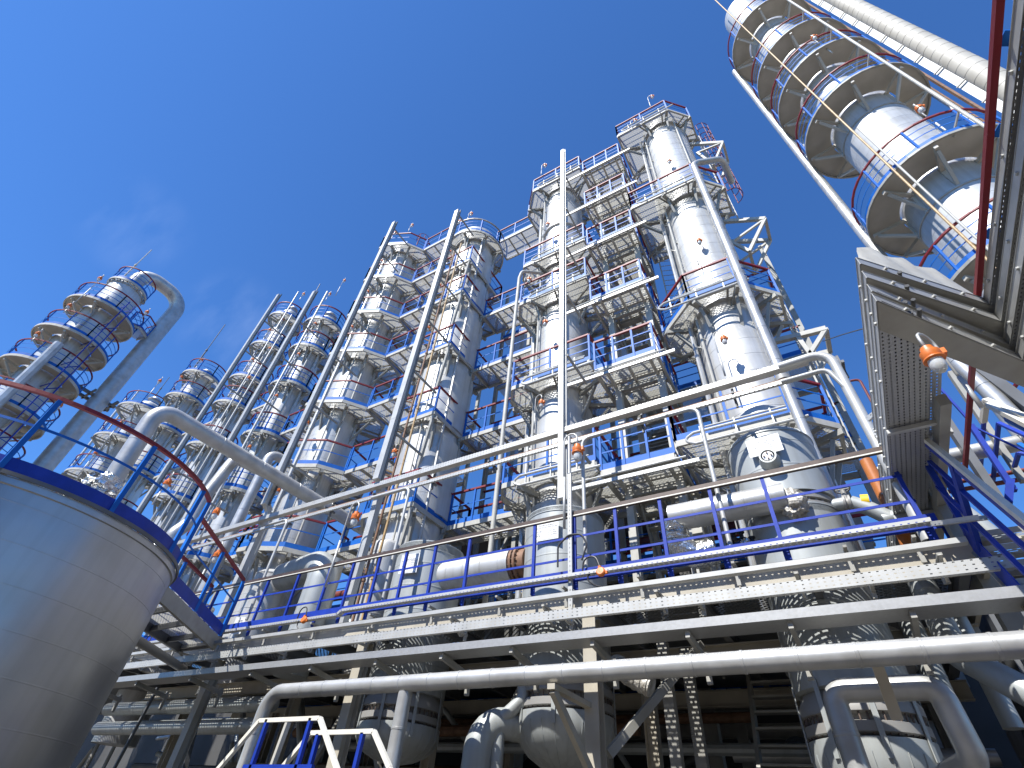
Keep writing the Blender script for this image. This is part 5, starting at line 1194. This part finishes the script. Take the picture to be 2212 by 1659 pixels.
k = root('silver_pipe', PB(ze(700, 750)), 'horizontal silver pipe behind the leaning grey beam', 'pipe')
A = PB(ze(720, 760)); MB().tube([V((A.x - .4, 9.2, A.z)), V((A.x + 4, 9.2, A.z))], .125, 24, seams=.7).build('pipe_run', 'pipe_cladding', k)
for i, q in enumerate((965, 1045)):
    A = PY(ze(1300, q), 9.6); k = root('red_pipe', A, '%s of two thin dark red pipes behind the blue stair' % ['upper', 'lower'][i], 'pipe', 'thin red pipes')
    MB().tube([V((A.x - 1.2, 9.6, A.z)), V((A.x + 3, 9.6, A.z + .0))], .035, 12).build('pipe_run', 'red_pipe', k)
for i, (a, b, w_) in enumerate(((ze(1150, 480), ze(1560, 1100), .09), (ze(830, 100), ze(1120, 420), .04), (ze(1150, 480), ze(1650, 720), .03), (ze(1520, 1000), ze(1500, 1220), .12))):
    single(MB().bar(PY(a, 8.4), PY(b, 8.4), w_ * .7, w_, (0, 1, 0)), 'blue_brace', 'shaded_blue', ['broad blue diagonal brace behind the cream handrail', 'thin blue diagonal under the stacked trays', 'thin blue tie crossing the horizontal silver pipe', 'short blue strut beside the two thin red pipes'][i], 'brace', smooth=False)
k = root('cream_guard', PY(ze(1280, 230), 6.0), 'cream square-tube corner guard above the blue stair', 'railing')
A, B, C_ = PX(ze(1290, 240), 2.5), PX(ze(1265, 440), 2.5), PX(ze(1700, 420), 2.5)
MB().bar(A, B, .06, .06, (1, 0, 0)).bar(A, C_, .06, .06, (1, 0, 0)).build('rail', 'cream_rail', k, smooth=False)
k = root('blue_guard', PX(ze(1400, 450), 2.6), 'blue guard posts behind the cream corner guard', 'railing')
m = MB()
for a, b in ((ze(1410, 455), ze(1700, 590)), (ze(1410, 455), ze(1350, 1080)), (ze(1600, 740), ze(1700, 760)), (ze(1270, 450), ze(1240, 880)), (ze(1600, 740), ze(1560, 870))): m.bar(PX(a, 2.9), PX(b, 2.9), .035, .05, (1, 0, 0))
m.build('guard_rail', 'shaded_blue', k, smooth=False)
m = MB().tube([PY(z7(440, 550), 9.6), PY(z7(560, 510), 8.6), PY(z7(706, 468), 7.4)], .012, 6); single(m, 'guy_wire', 'cable', 'thin wire crossing the sky to the stacked trays', 'cable')
m = MB().tube([PY(z7(605, 790), 8.0), PY(z7(660, 780), 8.0), PY(z7(760, 960), 8.0)], .02, 8, bend=.1); single(m, 'red_conduit', 'red_pipe', 'thin red bent conduit against the sky by the stacked trays', 'pipe')
# dark vessels and plates behind the deck end
k = root('pump_shed', (3, 11, 0), 'dark ribbed sheet housing behind the deck end', 'shed')
MB().box((3.6, 11.5, 2.6), (3.0, 2.0, 5.2)).build('wall', 'steel_dark', k, smooth=False); MB().box((3.6, 11.5, 5.24), (3.3, 2.3, .06)).build('roof', 'steel_grey', k, smooth=False)
for i in range(7): MB().box((2.3 + .4 * i, 10.48, 3.0), (.06, .04, 4.2)).build('rib', 'steel_grey', k, smooth=False)

# ================= lamps =================
def lamp_proto(big=False):
    k = bpy.data.objects.new('bulkhead_lamp', None); COL.objects.link(k)
    MB().lathe((0, 0, 0), [(.035, .09), (.05, .09), (.055, .04), (.078, .03), (.08, -.03), (.07, -.05), (.085, -.052), (.085, -.065), (.06, -.068)], 20).box((.07, 0, .0), (.07, .06, .06)).build('housing', 'orange', k)
    MB().lathe((0, 0, 0), [(.005, -.205), (.03, -.198), (.05, -.175), (.06, -.14), (.062, -.1), (.058, -.069)], 20).build('globe', 'lamp_glass', k)
    g = MB()
    return k
def arm_mesh(L, dx, dy):
    """gooseneck: rises from the foot, arcs over and comes down on the lamp"""
    r = .11; n = math.hypot(dx, dy); ux, uy = dx / n, dy / n; f = (ux * 2 * r, uy * 2 * r)
    pts = [(f[0], f[1], -L), (f[0], f[1], .22)] + [(f[0] - ux * r * (1 - math.cos(t)), f[1] - uy * r * (1 - math.cos(t)), .22 + r * math.sin(t)) for t in [math.pi * q / 6 for q in range(1, 7)]] + [(0, 0, .09)]
    return MB().tube(pts, .014, 8).tube([(f[0], f[1], -L - .02), (f[0], f[1], -L * .35)], .02, 8)
ARM = {}
proto = lamp_proto()
first = [True]
def lamp(P, label, s=1.0, L=.9, d=(-1, .2)):
    if first[0]: k = proto; first[0] = False
    else:
        k = proto.copy(); COL.objects.link(k)
        for ch in proto_children: c = ch.copy(); COL.objects.link(c); c.parent = k
    k.location = P; k.scale = (s, s, s); tag(k, label, 'lamp', 'orange-capped gooseneck lamps')
    key = (round(L, 1), d)
    if key not in ARM:
        m = arm_mesh(L / 1.0, *d); me = bpy.data.meshes.new('gooseneck'); me.from_pydata([tuple(p) for p in m.v], [], m.f); me.materials.append(MATS['channel']); me.polygons.foreach_set('use_smooth', [True] * len(me.polygons)); ARM[key] = me
    a = bpy.data.objects.new('gooseneck', ARM[key]); COL.objects.link(a); a.parent = k
    return k
proto_children = list(proto.children) or [o for o in bpy.data.objects if o.parent == proto]
LP = []
def lp(p, Y, label, **kw): lamp(PY(p, Y), label, **kw)
def ld(p, D, label, **kw): lamp(PD(p, D), label, **kw)
lp(z5(490, 790), 6.95, 'large orange lamp hanging beside the white perforated upright', s=1.25, L=1.2, d=(-1, 0))
lp(z8(882, 235), 6.95, 'orange lamp hanging in front of the long bent pipe, above the blue rail', s=1.2, L=1.3, d=(-1, 0))
lp(z2(1135, 545), 7.0, 'orange lamp above the red rail of the small bridge', s=1.2, L=.9, d=(-1, 0))
lamp(PX(z2(1130, 322), -11), 'orange lamp above the bent foil-footed pipe behind the tank rim', s=.9, L=.6)
lamp(PX(z2(875, 170), -11.5), 'orange lamp seen over the tank railing, beside the wrapped pipe', s=.9, L=.5)
lamp(PZ(zf(770, 1235), 4.35), 'nearest orange lamp, hanging under the stacked trays', s=.8, L=.5, d=(.6, .8))
Cn = 'gooseneck-topped column'
for i, (p, y) in enumerate((((918, 130), 9.6), ((1020, 520), 9.35), ((1200, 1000), 9.35), ((1350, 1590), 9.1))): lp(z4(*p), y, ['orange-capped lamp at the very top of the %s', 'upper orange lamp on the sunny face of the %s', 'second orange lamp on the sunny face of the %s', 'lowest orange lamp on the sunny face of the %s'][i] % Cn, L=1.1, d=(-1, .2))
Cn = 'channel-hidden column'
for i, (p, y) in enumerate((((272, 545), 9.0), ((287, 900), 9.1), ((272, 1490), 9.1), ((175, 1232), 9.0), ((815, 275), 9.0))): lp(z4(*p), y, ['lamp beside the top platform of the %s', 'higher lamp on the flank of the %s', 'lower lamp on the flank of the %s', 'lamp at the platform edge of the %s', 'lamp under the highest platform, near its gooseneck pipes'][i] % (Cn if i < 4 else ()), L=.8)
lp(z5(262, 490), 8.9, 'orange lamp just above the long white rack', L=.8); 
Cn = 'thick square-platform column'
for i, (p, y) in enumerate((((1150, 10), 9.2), ((1040, 85), 9.0), ((945, 370), 8.8), ((848, 690), 8.8), ((740, 1095), 8.8), ((556, 1625), 8.8))): lp(zc(*p), y, 'orange lamp %s the %s' % (['by the top ring of', 'just under the top ring of', 'third down on', 'fourth down on', 'fifth down on', 'sixth down on'][i], Cn), L=.5)
lp(zd(422, 725), 8.7, 'lowest orange lamp on the %s' % Cn, L=.5)
Cn = 'zigzag-platform column'
for i, (p, y) in enumerate(((zc(590, 120), 9.2), (zc(430, 190), 8.7), (zc(300, 460), 8.7), (zc(168, 750), 8.7), (zc(17, 1085), 8.7), (z3(455, 1230), 8.7), (z3(295, 1605), 8.7))): lp(p, y, 'orange-capped lamp, %s down the %s' % (['at the very top', 'second', 'third', 'fourth', 'fifth', 'sixth', 'seventh'][i], Cn), L=.5)
Cn = 'slim round-platform column'
for i, p in enumerate((z3(660, 445), z3(580, 520), zb(1567, 460), zb(1410, 750), zb(1200, 1145), zb(945, 1630))): ld(p, 22.6, 'small orange lamp, %s down the %s' % (['highest on its mast', 'second', 'third', 'fourth', 'fifth', 'sixth'][i], Cn), s=1.0, L=(1.4 if i == 0 else .5))
Cn = 'slimmest round-platform column'
for i, p in enumerate((z3(435, 520), zb(1255, 420), zb(1133, 520), zb(1135, 695), zb(975, 800), zb(940, 970), z3(130, 985))): ld(p, 27.4, 'small orange lamp, %s down the %s' % (['highest', 'second', 'third', 'fourth', 'fifth', 'sixth', 'seventh'][i], Cn), s=1.1, L=.5)
for p, lab in ((zb(492, 805), 'tiny lamp on a mast above the distant open-ringed column'), (zb(300, 968), 'tiny lamp beside the top ring of the distant column'), (zb(95, 1003), 'tiny lamp on a tall pole at the farthest column'), (z1(725, 1195), 'tiny lamp beside the upper platform of the farthest column'), (z1(578, 1375), 'tiny lamp beside the lower platform of the farthest column')): ld(p, 36, lab, s=1.3, L=1.1)
Cn = 'column with the great downpipe'
for i, p in enumerate(((950, 268), (662, 525), (360, 792), (1395, 588), (575, 1470))): ld(za(*p), 31.4, 'orange-capped lamp %s of the %s' % (['above the top disc', 'under the top disc', 'under the second disc', 'beside the top disc and downpipe', 'hanging below the third disc'][i], Cn), s=1.3, L=(1.6 if i == 0 else .3))
for i, p in enumerate(((580, 190), (1118, 552))): ld(z6(*p), 12.6, 'lamp on a bent arm by the %s disc of the nearest disc-platform column' % ['second', 'fourth'][i], s=1.35, L=1.3, d=(.4, .9))
# orange junction boxes on the deck edge
for i, (p, y) in enumerate(((z9(718, 555), 6.85), (z8(595, 825), 6.85), (z2(770, 1022), 6.85))):
    A = PY(p, y); k = root('junction_box', A, ['round orange junction box on the tray beside the looping black cable', 'round orange junction box on the tray below the thick bent pipe', 'round orange junction box on the tray beside the tank edge'][i], 'junction box', 'orange junction boxes')
    MB().lathe(A, [(.065, 0), (.07, .015), (.07, .05), (.055, .065), (.012, .066)], 18, ax=(0, -1, .2)).box(A + V((.075, -.02, -.01)), (.05, .04, .04)).box(A + V((-.02, -.02, .075)), (.04, .04, .05)).build('housing', 'orange', k)
    MB().tube([A + V((-.06, 0, 0)), A + V((-.2, .02, .05)), A + V((-.26, .03, -.06)), A + V((-.12, .03, -.16)), A + V((-.02, .03, -.2))], .012, 7, bend=.08).tube([A + V((-.02, 0, .08)), A + V((-.1, .02, .3)), A + V((-.3, .03, .28)), A + V((-.34, .05, .02))], .013, 7, bend=.12).build('cable', 'black_rubber', k)
A = PY(z5(365, 1530), 6.9); single(MB().tube([A, A + V((.0, 0, .35)), A + V((.18, .02, .52)), A + V((.42, .03, .5)), A + V((.5, .03, .3)), A + V((.42, 0, .05))], .016, 8, bend=.14), 'cable_loop', 'black_rubber', 'thick black cable looping in front of a domed vessel', 'cable')

# dim pipework and beams far under the deck
k = root('under_deck_pipework', (-8, 13, 0), 'dim tangle of pipes and steel in the shade under the deck', 'pipework')
rnd = random.Random(5)
for i in range(34):
    x = -26 + 28.5 * i / 34 + rnd.random() * .5; y = 10.8 + rnd.random() * 5; MB().tube([(x, y, 0), (x, y, 2.2 + rnd.random() * 2), (x + rnd.choice((-1, 1)) * (.5 + rnd.random()), y + .2, 2.2 + rnd.random() * 2)], .05 + .09 * rnd.random(), 10, bend=.15).build('pipe_run', rnd.choice(['silver_paint', 'steel_grey', 'steel_dark', 'silver_paint']), k)
for i in range(12):
    z = .6 + .32 * i; y = 10.2 + rnd.random() * 4; x0 = -26 + rnd.random() * 14; MB().tube([(x0, y, z), (x0 + 7 + rnd.random() * 6, y, z)], .05 + .1 * rnd.random(), 10).build('pipe_run', rnd.choice(['silver_paint', 'steel_dark', 'rust']), k)
